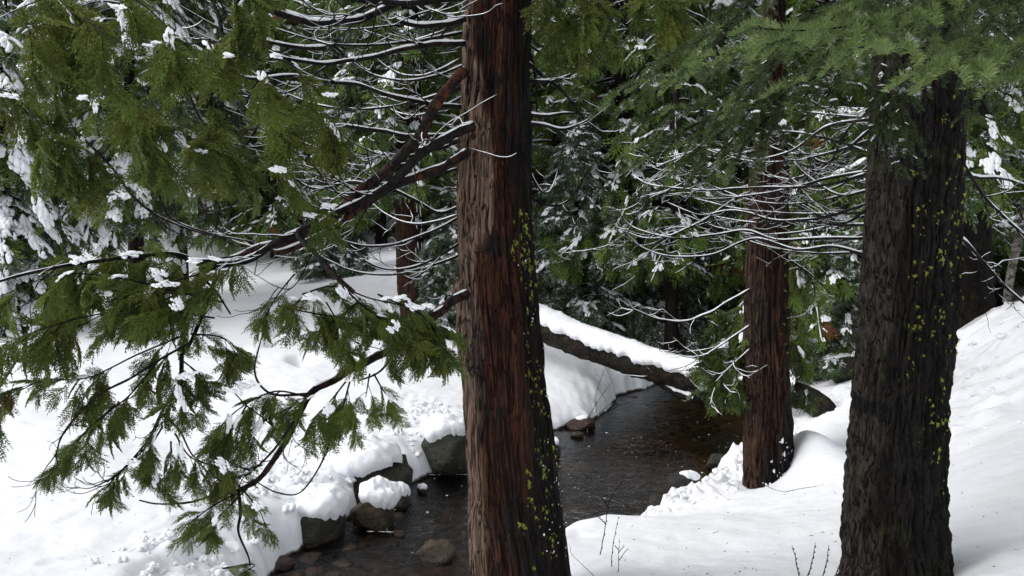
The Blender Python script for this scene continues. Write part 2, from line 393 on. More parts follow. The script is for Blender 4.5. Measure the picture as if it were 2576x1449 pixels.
# water
xs = np.arange(-5, 13, .04); ys = np.arange(1.5, 32, .06); X, Y = np.meshgrid(xs, ys)
rif = .35 + .65 * (1 - sstep(8.5, 10.5, Y)) + .5 * sstep(14.0, 15.0, Y)
Z = WZ + .010 * rif * fbm(X * 3.5, Y * 2.2, None, 3)
nx, ny = len(xs), len(ys); i = np.arange(ny - 1)[:, None] * nx + np.arange(nx - 1)[None]
keep = creek_sd(X, Y)[:-1, :-1] < .3
mb = MB(); mb.add(np.stack([X, Y, Z], -1).reshape(-1, 3), np.stack([i, i + 1, i + nx + 1, i + nx], -1)[keep])
m, t, o = mat('creek_water'); N = NT(t); p = obj_co(N)
yy = N.n('ShaderNodeSeparateXYZ', {0: p}).outputs[1]
amp = N.mr(yy, 8.5, 11.5, 1., .30)
w1 = N.noise(N.scale(p, (1, .7, 1)), 9, 4, .6, dist=.6); w2 = N.noise(p, 34, 3, .6)
h = N.math('MULTIPLY', N.math('ADD', w1, N.math('MULTIPLY', w2, .35)), amp)
bb = N.bump(h, .8, .045)
fr = N.n('ShaderNodeFresnel', {'IOR': 1.42, 'Normal': bb}).outputs[0]
gl = N.n('ShaderNodeBsdfGlossy', {'Color': (.9, .95, 1, 1), 'Roughness': .05, 'Normal': bb})
tr = N.n('ShaderNodeBsdfTransparent', {'Color': (.60, .47, .31, 1)})
mx = N.n('ShaderNodeMixShader', {0: fr, 1: tr.outputs[0], 2: gl.outputs[0]}); t.links.new(mx.outputs[0], o.inputs[0])
link('water', mb.mesh('water', mat=m), kind='structure')

# ------------------------------------------------------------------ instancing (foliage and clumps nobody could count)
LIB = {}
def library(name, meshes):
    c = bpy.data.collections.new('lib_' + name)
    for k, me in enumerate(meshes): c.objects.link(bpy.data.objects.new('%s_%02d' % (name, k), me))
    g = bpy.data.node_groups.new('scatter_' + name, 'GeometryNodeTree')
    g.interface.new_socket('Geometry', in_out='INPUT', socket_type='NodeSocketGeometry')
    g.interface.new_socket('Geometry', in_out='OUTPUT', socket_type='NodeSocketGeometry')
    n = g.nodes; L = g.links.new
    gi = n.new('NodeGroupInput'); go = n.new('NodeGroupOutput'); ip = n.new('GeometryNodeInstanceOnPoints'); ci = n.new('GeometryNodeCollectionInfo')
    ci.inputs['Collection'].default_value = c; ci.inputs['Separate Children'].default_value = True; ci.inputs['Reset Children'].default_value = True
    def at(nm, ty):
        q = n.new('GeometryNodeInputNamedAttribute'); q.data_type = ty; q.inputs[0].default_value = nm; return q.outputs[0]
    L(gi.outputs[0], ip.inputs['Points']); L(ci.outputs[0], ip.inputs['Instance']); ip.inputs['Pick Instance'].default_value = True
    L(at('idx', 'INT'), ip.inputs['Instance Index']); L(at('rot', 'FLOAT_VECTOR'), ip.inputs['Rotation']); L(at('scl', 'FLOAT_VECTOR'), ip.inputs['Scale'])
    L(ip.outputs[0], go.inputs[0])
    LIB[name] = (g, meshes)
def basis_euler(Xa, Za):
    """euler XYZ of frames with x axis Xa and z axis close to Za"""
    Xa = Xa / (np.linalg.norm(Xa, axis=1)[:, None] + 1e-9)
    Ya = np.cross(Za, Xa); Ya /= np.linalg.norm(Ya, axis=1)[:, None] + 1e-9; Zb = np.cross(Xa, Ya)
    M = np.stack([Xa, Ya, Zb], -1)
    cy = np.hypot(M[:, 0, 0], M[:, 1, 0])
    return np.stack([np.arctan2(M[:, 2, 1], M[:, 2, 2]), np.arctan2(-M[:, 2, 0], cy), np.arctan2(M[:, 1, 0], M[:, 0, 0])], 1)
class Scat:
    def __init__(s): s.p = []; s.x = []; s.z = []; s.s = []; s.i = []
    def add(s, p, x, z, sc, idx):
        p = np.atleast_2d(p); n = len(p)
        s.p.append(p); s.x.append(np.broadcast_to(x, (n, 3))); s.z.append(np.broadcast_to(z, (n, 3)))
        sc = np.asarray(sc, float)
        if sc.ndim == 0: sc = np.full((n, 3), float(sc))
        elif sc.ndim == 1 and len(sc) == n and n != 3: sc = np.repeat(sc[:, None], 3, 1)
        elif sc.ndim == 1: sc = np.broadcast_to(sc, (n, 3))
        s.s.append(sc); s.i.append(np.broadcast_to(idx, (n,)))
    def arrays(s):
        return np.concatenate(s.p), basis_euler(np.concatenate(s.x).astype(float), np.concatenate(s.z).astype(float)), np.concatenate(s.s), np.concatenate(s.i)
    def obj(s, name, lib, parent=None, **pr):
        if not s.p: return None
        p, r, sc, ix = s.arrays()
        me = bpy.data.meshes.new(name); me.vertices.add(len(p)); me.vertices.foreach_set('co', p.astype(np.float32).ravel())
        for nm, ty, key, arr in (('rot', 'FLOAT_VECTOR', 'vector', r), ('scl', 'FLOAT_VECTOR', 'vector', sc), ('idx', 'INT', 'value', ix)):
            a = me.attributes.new(nm, ty, 'POINT'); a.data.foreach_set(key, arr.astype(np.int32 if ty == 'INT' else np.float32).ravel())
        o = link(name, me, parent, **pr); o['kind'] = 'stuff'
        md = o.modifiers.new('scatter', 'NODES'); md.node_group = LIB[lib][0]
        return o
    def individuals(s, name, lib, parent, limit=290):
        """the first ones as objects of their own"""
        p, r, sc, ix = s.arrays(); n = min(limit, len(p))
        for k in range(n):
            o = bpy.data.objects.new(name, LIB[lib][1][ix[k] % len(LIB[lib][1])]); COL.objects.link(o); o.parent = parent
            o.location = p[k]; o.rotation_euler = r[k]; o.scale = sc[k]
        rest = Scat()
        if len(p) > n:
            rest.p = [p[n:]]; rest.x = None
            me = bpy.data.meshes.new('foliage'); q = p[n:]; me.vertices.add(len(q)); me.vertices.foreach_set('co', q.astype(np.float32).ravel())
            for nm, ty, key, arr in (('rot', 'FLOAT_VECTOR', 'vector', r[n:]), ('scl', 'FLOAT_VECTOR', 'vector', sc[n:]), ('idx', 'INT', 'value', ix[n:])):
                a = me.attributes.new(nm, ty, 'POINT'); a.data.foreach_set(key, arr.astype(np.int32 if ty == 'INT' else np.float32).ravel())
            o = link('foliage', me, parent, kind='stuff'); md = o.modifiers.new('scatter', 'NODES'); md.node_group = LIB[lib][0]

def spray(seed, L=.2, npair=9, sub=5, wleaf=.0032, m=None, droop=.25, lod=0):
    """flat feathery cedar spray growing along +x, normal +z"""
    g = np.random.default_rng(seed); V = []; Fc = []
    def blade(p, d, ln, wd):
        nrm = np.array([-d[1], d[0]])
        a = p - nrm * wd * .5; b = p + nrm * wd * .5; c = p + d * ln * .6 + nrm * wd * .62; e = p + d * ln; f = p + d * ln * .6 - nrm * wd * .62
        n0 = len(V); V.extend([a, b, c, e, f]); Fc.append((n0, n0 + 4, n0 + 2, n0 + 1)); Fc.append((n0 + 4, n0 + 3, n0 + 2, n0 + 2))
    def rot(d, a): return np.array([d[0] * math.cos(a) - d[1] * math.sin(a), d[0] * math.sin(a) + d[1] * math.cos(a)])
    d0 = np.array([1., 0.]); p = np.zeros(2); step = L / (npair + 1)
    for k in range(npair):
        q = p + d0 * step; blade(p, d0, step * 1.1, wleaf * 1.1)
        for sgn in (-1, 1):
            if g.random() < .08: continue
            a = sgn * (R(38) + g.normal() * .12); ln = L * (.46 * math.sin(math.pi * min(1, (k + 1.6) / (npair + 1.5))) ** .7 + .07) * g.uniform(.75, 1.2)
            d = rot(d0, a); r0 = p + d0 * step * (.5 if sgn > 0 else 0); cur = r0.copy(); ns = max(2, int(sub * ln / (L * .4)))
            for j in range(ns):
                st = ln / ns; blade(cur, d, st * 1.15, wleaf)
                for s2 in (-1, 1):
                    if lod and s2 * sgn < 0 and j % 2: continue
                    l2 = ln * .42 * (1 - j / ns * .55) * g.uniform(.6, 1.15)
                    blade(cur, rot(d, s2 * R(36)), l2, wleaf * 1.15)
                cur = cur + d * st; d = rot(d, -sgn * .05 + g.normal() * .05)
            blade(cur, d, ln * .25, wleaf)
        d0 = rot(d0, g.normal() * .04); p = q
    blade(p, d0, L * .18, wleaf)
    V = np.array(V); r = np.hypot(V[:, 0], V[:, 1]); x = V[:, 0]
    z = -droop * x * x / L - .25 * V[:, 1] ** 2 / L + .004 * g.normal(size=len(V)) * (L / .2)
    V3 = np.stack([x - .3 * droop * x * x / L, V[:, 1], z], 1)
    Fa = np.array(Fc); q4 = Fa[Fa[:, 2] != Fa[:, 3]]; t3 = Fa[Fa[:, 2] == Fa[:, 3]][:, :3]
    mb = MB(); mb.add(V3, [q4, t3]); return mb.mesh('spray', smooth=False, mat=m)
def firshoot(seed, L=.11, nn=150, nl=.026, wd=.0016, m=None):
    g = np.random.default_rng(seed); n = nn
    s = np.sort(g.random(n)) * L; a = g.uniform(-.35, math.pi + .35, n)       # needles sweep sideways and up
    fw = .22 + .75 * (s / L) ** 3 + g.normal(size=n) * .12
    d = np.stack([fw, np.cos(a), np.sin(a) * .8 + .15], 1); d /= np.linalg.norm(d, axis=1)[:, None]
    ln = nl * g.uniform(.75, 1.1, n) * (1 - .25 * (s / L) ** 3)
    p = np.stack([s, 0 * s, -.25 * s * s / L], 1)
    sd = np.cross(d, g.normal(size=(n, 3))); sd /= np.linalg.norm(sd, axis=1)[:, None]
    up = np.array([0, 0, 1.]) * (ln * .12)[:, None]
    mid = p + d * (ln * .55)[:, None] + up; e = p + d * ln[:, None] + up * .2
    V = np.concatenate([p - sd * wd * .35, p + sd * wd * .35, mid + sd * wd * .6, mid - sd * wd * .6, e])
    i = np.arange(n); q = np.stack([i, i + n, i + 2 * n, i + 3 * n], 1); t3 = np.stack([i + 3 * n, i + 2 * n, i + 4 * n], 1)
    mb = MB(); mb.add(V, [q, t3])
    me = mb.mesh('shoot', smooth=False, mat=m)
    return me
def ico(sub):
    import bmesh
    bm = bmesh.new(); bmesh.ops.create_icosphere(bm, subdivisions=sub, radius=1); V = np.array([v.co[:] for v in bm.verts]); Fx = np.array([[v.index for v in f.verts] for f in bm.faces]); bm.free(); return V, Fx
ICO = {k: ico(k) for k in (1, 2, 3, 4, 5)}
def clump(seed, sub=2, fl=.45, nb=13):
    """a crumbly elongated cushion of snow made of many rounded lumps"""
    g = np.random.default_rng(seed + 400); V, Fx = ICO[sub]; mb = MB()
    for k in range(nb):
        u = g.uniform(-1, 1) if k else 0.; wd = math.sqrt(max(.05, 1 - u * u)); c_ = np.array([u * .75, g.uniform(-.75, .75), g.uniform(-.05, .22)])
        r_ = g.uniform(.16, .44); q = V * r_ * (1 + .25 * fbm(V[:, 0] * 2 + k, V[:, 1] * 2 + seed, V[:, 2] * 2, 2))[:, None] * [g.uniform(.9, 1.5), 1, .85]
        W = q + c_; W[:, 2] *= fl * 2.2; W[:, 2] -= .28 * W[:, 0] ** 2 * fl; mb.add(W, Fx)
    return mb.mesh('clump', mat=SNOW)
library('spray', [spray(k, .2, 9, 5, .0030, [LEAF, LEAF, LEAF_OLIVE, LEAF_OLIVE, LEAF][k % 5]) for k in range(6)] + [spray(99, .15, 7, 4, .003, LEAF_BROWN)])
library('spray_olive', [spray(20 + k, .2, 9, 5, .0029, LEAF_OLIVE if k < 2 else LEAF) for k in range(4)])
library('farspray', [spray(40 + k, .42, 7, 3, .012, [LEAF_FAR, LEAF_FAR, LEAF_BRIGHT, LEAF_SNOWY][k % 4], .35, 1) for k in range(8)] + [spray(95, .3, 6, 3, .012, LEAF_BROWN, .3, 1)])
library('snowspray', [spray(60 + k, .40, 7, 3, .013, LEAF_SNOWY, .45, 1) for k in range(4)])
library('midspray', [spray(80 + k, .26, 8, 4, .0062, [LEAF_FAR, LEAF_FIRD, LEAF][k % 3], .3) for k in range(6)])
library('fir', [firshoot(k, .10, 90, .031, .0024, LEAF_FIR) for k in range(4)] + [firshoot(10 + k, .10, 85, .026, .0022, LEAF_FIRD) for k in range(3)])
library('clump', [clump(k) for k in range(6)])
library('shoot_far', [firshoot(30 + k, .30, 90, .05, .008, [LEAF_FIRD, LEAF_SNOWY][k % 2]) for k in range(4)])

def unit(v): v = np.asarray(v, float); return v / (np.linalg.norm(v, axis=-1, keepdims=True) + 1e-9)

# ------------------------------------------------------------------ big trunks
def trunk(name, keys, y, mt, parent, nseg=260, nz=520, zb=None, depth=.028, kind='cedar', top=11., litfun=None, char_darkfun=None, zfun=None, seed=0.):
    """keys: (V, left U, right U) silhouettes"""
    K = []
    for V_, a, b in keys:
        A, B = P(a, V_, y), P(b, V_, y); K.append((A[2], (A[0] + B[0]) / 2, (B[0] - A[0]) / 2))
    K = np.array(sorted(K)); z0 = K[0, 0] if zb is None else zb
    z1 = K[-1, 0] + .1
    zz = np.concatenate([np.linspace(z0, z1, nz), np.linspace(z1, top, 60)[1:]])
    sl = (K[-1, 1] - K[-3, 1]) / (K[-1, 0] - K[-3, 0])
    cx = np.where(zz > K[-1, 0], K[-1, 1] + (zz - K[-1, 0]) * sl * .5, np.interp(zz, K[:, 0], K[:, 1]))
    rr = np.where(zz > K[-1, 0], K[-1, 2] * (1 - (zz - K[-1, 0]) / (top - K[-1, 0]) * .55), np.interp(zz, K[:, 0], K[:, 2]))
    # slow smooth
    k = np.hanning(41); k /= k.sum()
    cx = np.convolve(np.pad(cx, 20, 'edge'), k, 'valid'); rr = np.convolve(np.pad(rr, 20, 'edge'), k, 'valid')
    A = np.linspace(0, 2 * np.pi, nseg, endpoint=False)
    AA, ZZ = np.meshgrid(A, zz); RR = rr[:, None] + 0 * AA; CX = cx[:, None] + 0 * AA
    ca, sa = np.cos(AA), np.sin(AA); s = seed
    if kind == 'cedar':
        tw = .25 * perlin(ZZ * .9 + s, ZZ * 0 + 3) ; px, py = np.cos(AA + tw), np.sin(AA + tw)
        wz = ZZ + .0
        n1 = np.abs(perlin(px * 5.5 + s, py * 5.5, wz * .8)); n2 = np.abs(perlin(px * 11 + .6 * perlin(px * 3, py * 3, ZZ * 2), py * 11, wz * 1.6 + s)); n3 = np.abs(perlin(px * 26, py * 26, wz * 3.2)); n4 = perlin(px * 60, py * 60, wz * 5)
        d = depth * (1.3 * np.minimum(n1 * 2.2, 1) + .9 * np.minimum(n2 * 2.2, 1) + .5 * np.minimum(n3 * 2, 1) + .18 * n4 - 1.6)
        d = d + .018 * perlin(px * 1.5, py * 1.5, ZZ * 2.2 + s)
    else:
        px, py = ca, sa; wz = ZZ + .10 * perlin(px * 4, py * 4, ZZ * 3)
        wx = .5 * perlin(px * 3, py * 3, ZZ * 3.5)
        n1 = np.abs(perlin(px * 6.5 + wx, py * 6.5, wz * 2.2 + s)); n2 = np.abs(perlin(px * 15 + wx, py * 15, wz * 7)); n3 = perlin(px * 30, py * 30, wz * 18); n4 = perlin(px * 60, py * 60, wz * 40)
        d = depth * (1.3 * np.minimum(n1 * 2.6, 1) + .7 * np.minimum(n2 * 2.2, 1) + .35 * n3 + .16 * n4 - 1.3)
        d = d + .012 * perlin(px * 1.5, py * 1.5, ZZ * 2.2 + s)
    if zfun is not None: d = d + zfun(AA, ZZ)
    RR = RR + d
    V = np.stack([CX + RR * ca, y + RR * sa, ZZ], -1)
    n = len(zz); i = np.arange(n - 1)[:, None] * nseg; j = np.arange(nseg)[None]; j2 = (j + 1) % nseg
    mb = MB(); mb.add(V.reshape(-1, 3), np.stack([i + j, i + j2, i + nseg + j2, i + nseg + j], -1).reshape(-1, 4))
    me = mb.mesh(name, mat=mt)
    for nm, fn in (('dry', litfun), ('char', char_darkfun)):
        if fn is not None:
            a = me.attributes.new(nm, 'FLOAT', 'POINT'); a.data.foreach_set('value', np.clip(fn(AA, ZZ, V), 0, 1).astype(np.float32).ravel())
    o = link('trunk', me, parent)
    def surf(az, z, off=0.):
        i_ = int(np.argmin(np.abs(zz - z))); j_ = int((az % (2 * np.pi)) / (2 * np.pi) * nseg) % nseg
        q = V[i_, j_]; nn = np.array([ca[i_, j_], sa[i_, j_], 0]); return q + nn * off, nn
    return o, surf
def vz(V_, y): return P(1288, V_, y)[2]

# --- central cedar
cedar = thing('incense_cedar_tree', 'large red-barked cedar in the centre with furrowed trunk and snowy boughs reaching left', 'tree')
YC = 5.0
def knob(U, V_, y, xc, yc_, r, amp, w_=.05):
    q = P(U, V_, y); a0 = math.acos(np.clip((q[0] - xc) / r, -1, 1)); a0 = -a0
    return lambda AA, ZZ: amp * np.exp(-((np.angle(np.exp(1j * (AA - a0))) * r) ** 2 + (ZZ - q[2]) ** 2) / w_ ** 2)
kn = [knob(1205, 300, YC, -.10, YC, .21, .035, .07), knob(1180, 690, YC, -.10, YC, .22, .02, .06), knob(1225, 225, YC, -.1, YC, .21, -.05, .045), knob(1235, 610, YC, -.09, YC, .22, -.04, .05), knob(1165, 735, YC, -.09, YC, .22, .05, .06)]
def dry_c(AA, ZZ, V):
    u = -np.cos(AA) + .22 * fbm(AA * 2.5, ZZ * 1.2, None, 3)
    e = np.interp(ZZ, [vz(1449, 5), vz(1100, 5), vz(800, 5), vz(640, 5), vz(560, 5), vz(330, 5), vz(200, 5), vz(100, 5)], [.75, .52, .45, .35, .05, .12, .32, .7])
    return sstep(e, e + .15, u) * (np.sin(AA) < .3) * .9  # side light from the left painted as a brighter bark strip
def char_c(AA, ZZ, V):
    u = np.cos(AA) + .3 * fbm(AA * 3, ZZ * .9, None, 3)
    c = sstep(.2, .75, u) * .9  # right half darker overall; charred patches are added below
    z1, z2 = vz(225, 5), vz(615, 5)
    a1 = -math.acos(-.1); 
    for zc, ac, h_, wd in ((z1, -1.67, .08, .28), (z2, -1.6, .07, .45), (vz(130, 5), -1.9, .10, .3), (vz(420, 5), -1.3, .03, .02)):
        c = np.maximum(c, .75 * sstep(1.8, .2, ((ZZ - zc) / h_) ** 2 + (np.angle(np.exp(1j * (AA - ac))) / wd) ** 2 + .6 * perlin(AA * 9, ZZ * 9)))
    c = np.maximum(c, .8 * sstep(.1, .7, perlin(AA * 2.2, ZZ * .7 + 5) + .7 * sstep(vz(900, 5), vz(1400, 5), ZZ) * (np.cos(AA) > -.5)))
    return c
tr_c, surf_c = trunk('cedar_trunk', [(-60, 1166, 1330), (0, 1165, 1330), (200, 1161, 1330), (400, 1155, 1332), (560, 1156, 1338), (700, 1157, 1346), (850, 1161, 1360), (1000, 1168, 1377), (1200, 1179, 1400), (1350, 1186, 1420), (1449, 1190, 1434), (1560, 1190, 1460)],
                     YC, BARK_CEDAR, cedar, 300, 560, zb=-1.6, depth=.021, top=12, litfun=dry_c, char_darkfun=char_c, zfun=lambda A, Z: sum(k(A, Z) for k in kn))
# --- right fir
fir = thing('fir_tree', 'thick dark fir on the right, lichen-speckled trunk rising from the snow, with needled boughs', 'tree')
YF = 4.6
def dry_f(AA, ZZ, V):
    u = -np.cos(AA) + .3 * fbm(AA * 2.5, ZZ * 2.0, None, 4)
    return sstep(.62, .85, u) * .95  # paler strip: light from the left put into the bark colour
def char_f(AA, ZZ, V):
    zc = P(2260, 1015, YF)[2]; return .93 * sstep(.06, .035, np.abs(ZZ - zc + .012 * perlin(AA * 3, ZZ * 3) + .02 * fbm(AA * 14, ZZ * 9, None, 2))) + .5 * sstep(.2, .8, np.cos(AA + .9) + .4 * perlin(AA * 2, ZZ * 1.2))  # black band plus a broad darker area at front right
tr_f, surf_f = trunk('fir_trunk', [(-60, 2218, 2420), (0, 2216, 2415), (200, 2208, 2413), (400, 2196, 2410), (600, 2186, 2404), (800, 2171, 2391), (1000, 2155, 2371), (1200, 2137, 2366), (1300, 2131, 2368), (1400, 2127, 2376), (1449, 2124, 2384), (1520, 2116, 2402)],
                     YF, BARK_FIR, fir, 300, 560, zb=-1.1, depth=.022, kind='fir', top=12, litfun=dry_f, char_darkfun=char_f, seed=4.)
# --- middle cedar
mid = thing('incense_cedar_tree', 'slimmer cedar with charred snow-flecked foot growing at the edge of the creek', 'tree')
YM = 8.7
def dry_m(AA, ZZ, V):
    u = -np.cos(AA) + .3 * fbm(AA * 2.5, ZZ * .9, None, 3); return sstep(.2, .7, u) * .7  # left side painted brighter, as if lit
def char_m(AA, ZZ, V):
    zc = vz(1100, YM) + .35 * np.cos(AA); return .95 * sstep(.1, -.25, ZZ - zc + .2 * perlin(AA * 3, ZZ * 2)) * sstep(-.75, -.4, np.cos(AA)) + .7 * sstep(.5, .95, np.cos(AA))  # charred foot, plus a darker right side
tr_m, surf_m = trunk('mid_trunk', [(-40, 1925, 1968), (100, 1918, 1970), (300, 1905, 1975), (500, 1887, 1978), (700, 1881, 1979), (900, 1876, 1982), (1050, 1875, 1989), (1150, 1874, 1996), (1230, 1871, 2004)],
                     YM, BARK_MID, mid, 200, 380, zb=-2.0, depth=.028, top=14, litfun=dry_m, char_darkfun=char_m, seed=9.)

# ------------------------------------------------------------------ foreground boughs of the central cedar
def spawn(path, t, g, ln, up=.8, side=None, sag=.35, lat=.35, fwd=.8):
    """child curve from a parent: leaves along the parent, sags, then turns up (smile shaped)"""
    k = t * (len(path) - 1); i = int(min(k, len(path) - 2)); p0 = path[i] + (path[i + 1] - path[i]) * (k - i)
    d = unit(path[min(i + 1, len(path) - 1)] - path[max(i - 1, 0)])
    sd = unit(np.cross(d, [0, 0, 1])) * (g.normal() * lat if side is None else side)
    d0 = unit(d * fwd * g.uniform(.5, 1.2) + sd * 1.3 + np.array([0, 0, -sag * g.uniform(-.8, 2.6)])); up = up * g.uniform(.2, 1.7)
    n = 9; pts = [p0]; dd = d0; bias = g.normal(size=3) * .07
    for q in range(n):
        dd = unit(dd + np.array([0, 0, up * g.uniform(.6, 1.3) / n * 1.6]) + g.normal(size=3) * (.5 if g.random() < .12 else .15) + bias)
        dd = unit(dd + g.normal(size=3) * .05); pts.append(pts[-1] + dd * ln / n)
    return np.array(pts)

class Bough:
    """one bough part: wood + snow sub-part (+ foliage)"""
    def __init__(s, parent, mt=BARK_TWIG, seed=1): s.w = MB(); s.s = MB(); s.par = parent; s.mt = mt; s.g = np.random.default_rng(seed); s.k = seed; s.paths = []
    def limb(s, pts, r0, r1, n=40, sides=7, snow=1., gap=.12, wob=.12):
        q = resample(pts, n); q = q + np.stack([.25 * r0 * perlin(q[:, 0] * 6 + s.k, q[:, 2] * 6), .25 * r0 * perlin(q[:, 0] * 6 + 9, q[:, 2] * 6), .6 * r0 * perlin(q[:, 0] * 6 + 20, q[:, 2] * 6 + s.k)], 1)
        r = np.linspace(r0, r1, n); s.k += 1
        tube(s.w, q, r * (1 + .12 * perlin(np.arange(n) * .7, np.full(n, s.k + .5))), sides, wob=wob)
        if snow: snowtube(s.s, q, r, snow, gap=gap, seed=s.k * .37)
        s.paths.append(q); return q
    def twigs(s, path, n, l0, l1, r0, lo=.1, hi=1., depth=1, snow=1., **kw):
        out = []
        for _ in range(n):
            t = s.g.uniform(lo, hi); ln = s.g.uniform(l0, l1); c = spawn(path, t, s.g, ln, **kw)
            q = resample(c, max(8, int(ln / .02))); r = np.linspace(r0, .0012, len(q)); s.k += 1
            tube(s.w, q, r, 4 if r0 < .006 else 5)
            if snow: snowtube(s.s, q, r, snow, 5, seed=s.k * .37)
            out.append(q)
            if depth > 1: out += s.twigs(q, s.g.integers(2, 5), ln * .3, ln * .65, r0 * .55, .15, .9, depth - 1, snow, **kw)
        return out
    def build(s, name='branch', label=None):
        o = link(name, s.w.mesh(name, mat=s.mt), s.par)
        if label: o['label'] = label
        if s.s.n: link('snow', s.s.mesh('snow', mat=SNOW), o, kind='stuff')
        s.o = o; return o

MAJOR = [  # picture traces, distance at trunk, at tip, radius px, tip px
    ([(1168, 180), (1130, 215), (1095, 270), (1050, 345), (975, 425), (890, 500), (810, 572), (740, 600), (620, 640), (505, 682)], 4.85, 4.3, 15, 11, BARK_RED, 0.9),
    ([(1190, 318), (1130, 345), (1075, 375), (1010, 440), (940, 490), (860, 530), (790, 570), (700, 610), (600, 660), (495, 662)], 4.8, 4.2, 13, 8, BARK_TWIG, 1),
    ([(1175, 385), (1120, 415), (1060, 440), (1000, 462), (920, 510), (850, 565), (760, 615), (690, 635)], 4.85, 4.35, 13, 7, BARK_RED, 1.1),
    ([(1170, 50), (1120, 62), (1060, 66), (1000, 52)], 4.85, 4.6, 8, 5, BARK_TWIG, 1.4),
    ([(1170, -40), (1060, -10), (980, 15), (900, 48), (820, 60), (740, 48), (680, 25), (640, -5), (600, -30)], 4.85, 4.2, 10, 8, BARK_TWIG, 1.5),
    ([(1170, -10), (1080, 4), (1000, 6), (900, 0)], 4.8, 4.4, 9, 7, BARK_TWIG, 1.4),
    ([(1170, 110), (1080, 112), (1000, 128), (900, 150), (800, 160), (700, 140), (640, 110), (600, 70)], 4.85, 4.3, 7, 3, BARK_TWIG, 1.2),
    ([(1160, 268), (1080, 262), (1000, 245), (900, 215), (820, 205), (740, 190), (640, 200), (560, 170)], 4.9, 4.5, 6, 3, BARK_TWIG, 1.1),
    ([(820, 120), (760, 120), (690, 108), (640, 95), (600, 70)], 4.6, 4.4, 6, 3, BARK_TWIG, 1.1),
    ([(1165, 335), (1050, 345), (960, 330), (860, 318), (760, 330), (660, 300), (590, 250)], 5.2, 5.2, 6, 3, BARK_TWIG, 1),
    ([(1160, 520), (1100, 535), (1040, 500), (960, 470), (880, 460), (790, 475), (720, 430)], 5.3, 5.4, 5, 3, BARK_TWIG, 1),
    ([(800, 560), (750, 585), (790, 635), (850, 700), (890, 735)], 4.3, 4.1, 8, 6, BARK_RED, .25),
    ([(1175, 740), (1140, 755), (1110, 785), (1080, 805), (1000, 872), (930, 905), (850, 950), (790, 985), (755, 1040), (720, 1110), (665, 1190), (600, 1232)], 4.75, 3.9, 14, 6, BARK_RED, .5),
    ([(600, 1232), (540, 1245), (480, 1262), (400, 1268), (350, 1258)], 3.9, 3.8, 4, 2, BARK_TWIG, .3),
    ([(560, 650), (535, 720), (515, 780), (480, 860), (455, 900)], 4.25, 3.9, 6, 4, BARK_TWIG, .1),
    ([(500, 690), (540, 730), (580, 790)], 4.2, 4.1, 4, 2, BARK_TWIG, .1),
    ([(500, 660), (430, 640), (300, 650), (180, 665), (60, 690), (-40, 720)], 4.2, 3.6, 7, 3, BARK_TWIG, .6),
    ([(480, 860), (400, 905), (330, 950), (240, 1000), (160, 1090), (140, 1150)], 3.9, 3.6, 4, 2, BARK_TWIG, .2),
    ([(455, 890), (450, 960), (405, 1040), (370, 1110), (300, 1190), (250, 1220)], 3.9, 3.7, 4, 2, BARK_TWIG, .1),
    ([(405, 1040), (450, 1080), (490, 1150), (560, 1180)], 3.85, 3.8, 3, 1.5, BARK_TWIG, .1),
    ([(600, 1232), (605, 1290), (600, 1340), (625, 1400), (630, 1425)], 3.85, 3.8, 5, 2, BARK_TWIG, .1),
    ([(740, 1060), (690, 1130), (640, 1180), (600, 1200)], 3.95, 3.85, 4, 2, BARK_TWIG, .3),
    ([(780, 990), (700, 995), (660, 975), (640, 930), (655, 860), (660, 840)], 4.0, 3.8, 4, 1.6, BARK_TWIG, .1),
    ([(700, 1085), (660, 1050), (610, 1010), (570, 950), (600, 880)], 4.0, 3.8, 2.4, 1.2, BARK_TWIG, .1),
    ([(830, 1060), (820, 1140), (760, 1235), (700, 1240), (640, 1210)], 4.0, 3.8, 3, 1.5, BARK_TWIG, .1),
    ([(1010, 860), (960, 930), (900, 960)], 4.3, 4.2, 4, 2, BARK_TWIG, .2),
    ([(520, -30), (555, 60), (560, 160), (540, 260), (530, 360)], 4.3, 4.1, 6, 2, BARK_TWIG, .3),
    ([(470, 180), (480, 250), (530, 330), (620, 370), (700, 360)], 4.3, 4.4, 4, 2, BARK_TWIG, .6),
    ([(660, 300), (600, 400), (560, 500), (540, 600)], 4.4, 4.3, 4, 2, BARK_TWIG, .4),
    ([(330, 440), (400, 470), (420, 540), (500, 580), (640, 610)], 4.3, 4.4, 3, 2, BARK_TWIG, .6),
    ([(180, 320), (280, 420), (340, 500), (430, 560), (560, 600)], 4.2, 4.4, 4, 2, BARK_TWIG, .6),
]
rng_b = np.random.default_rng(21)
boughs = []
for k, (tr_, ya, yb, ra, rb, mt, sn) in enumerate(MAJOR):
    B = Bough(cedar, mt, 31 + k * 13); px = (ya + yb) / 2 / F
    q = B.limb(PP(tr_, ya, yb), ra * px, rb * px, n=max(24, len(tr_) * 12), sides=9 if ra > 9 else 6, snow=sn, gap=.55 if sn > .8 else .15)
    if k < 12 and k != 11:
        B.twigs(q, [9, 9, 8, 4, 7, 5, 7, 7, 4, 7, 6][k], .25, .85, .0055, .12, 1., 2, .9)
    elif k in (16,): B.twigs(q, 6, .15, .4, .004, .1, 1, 1, .5)
    elif k in (12, 21, 17, 18, 27, 28, 30, 31): B.twigs(q, 7, .15, .35, .003, .5, 1, 2, .25, up=.5)
    B.build(); boughs.append(B)
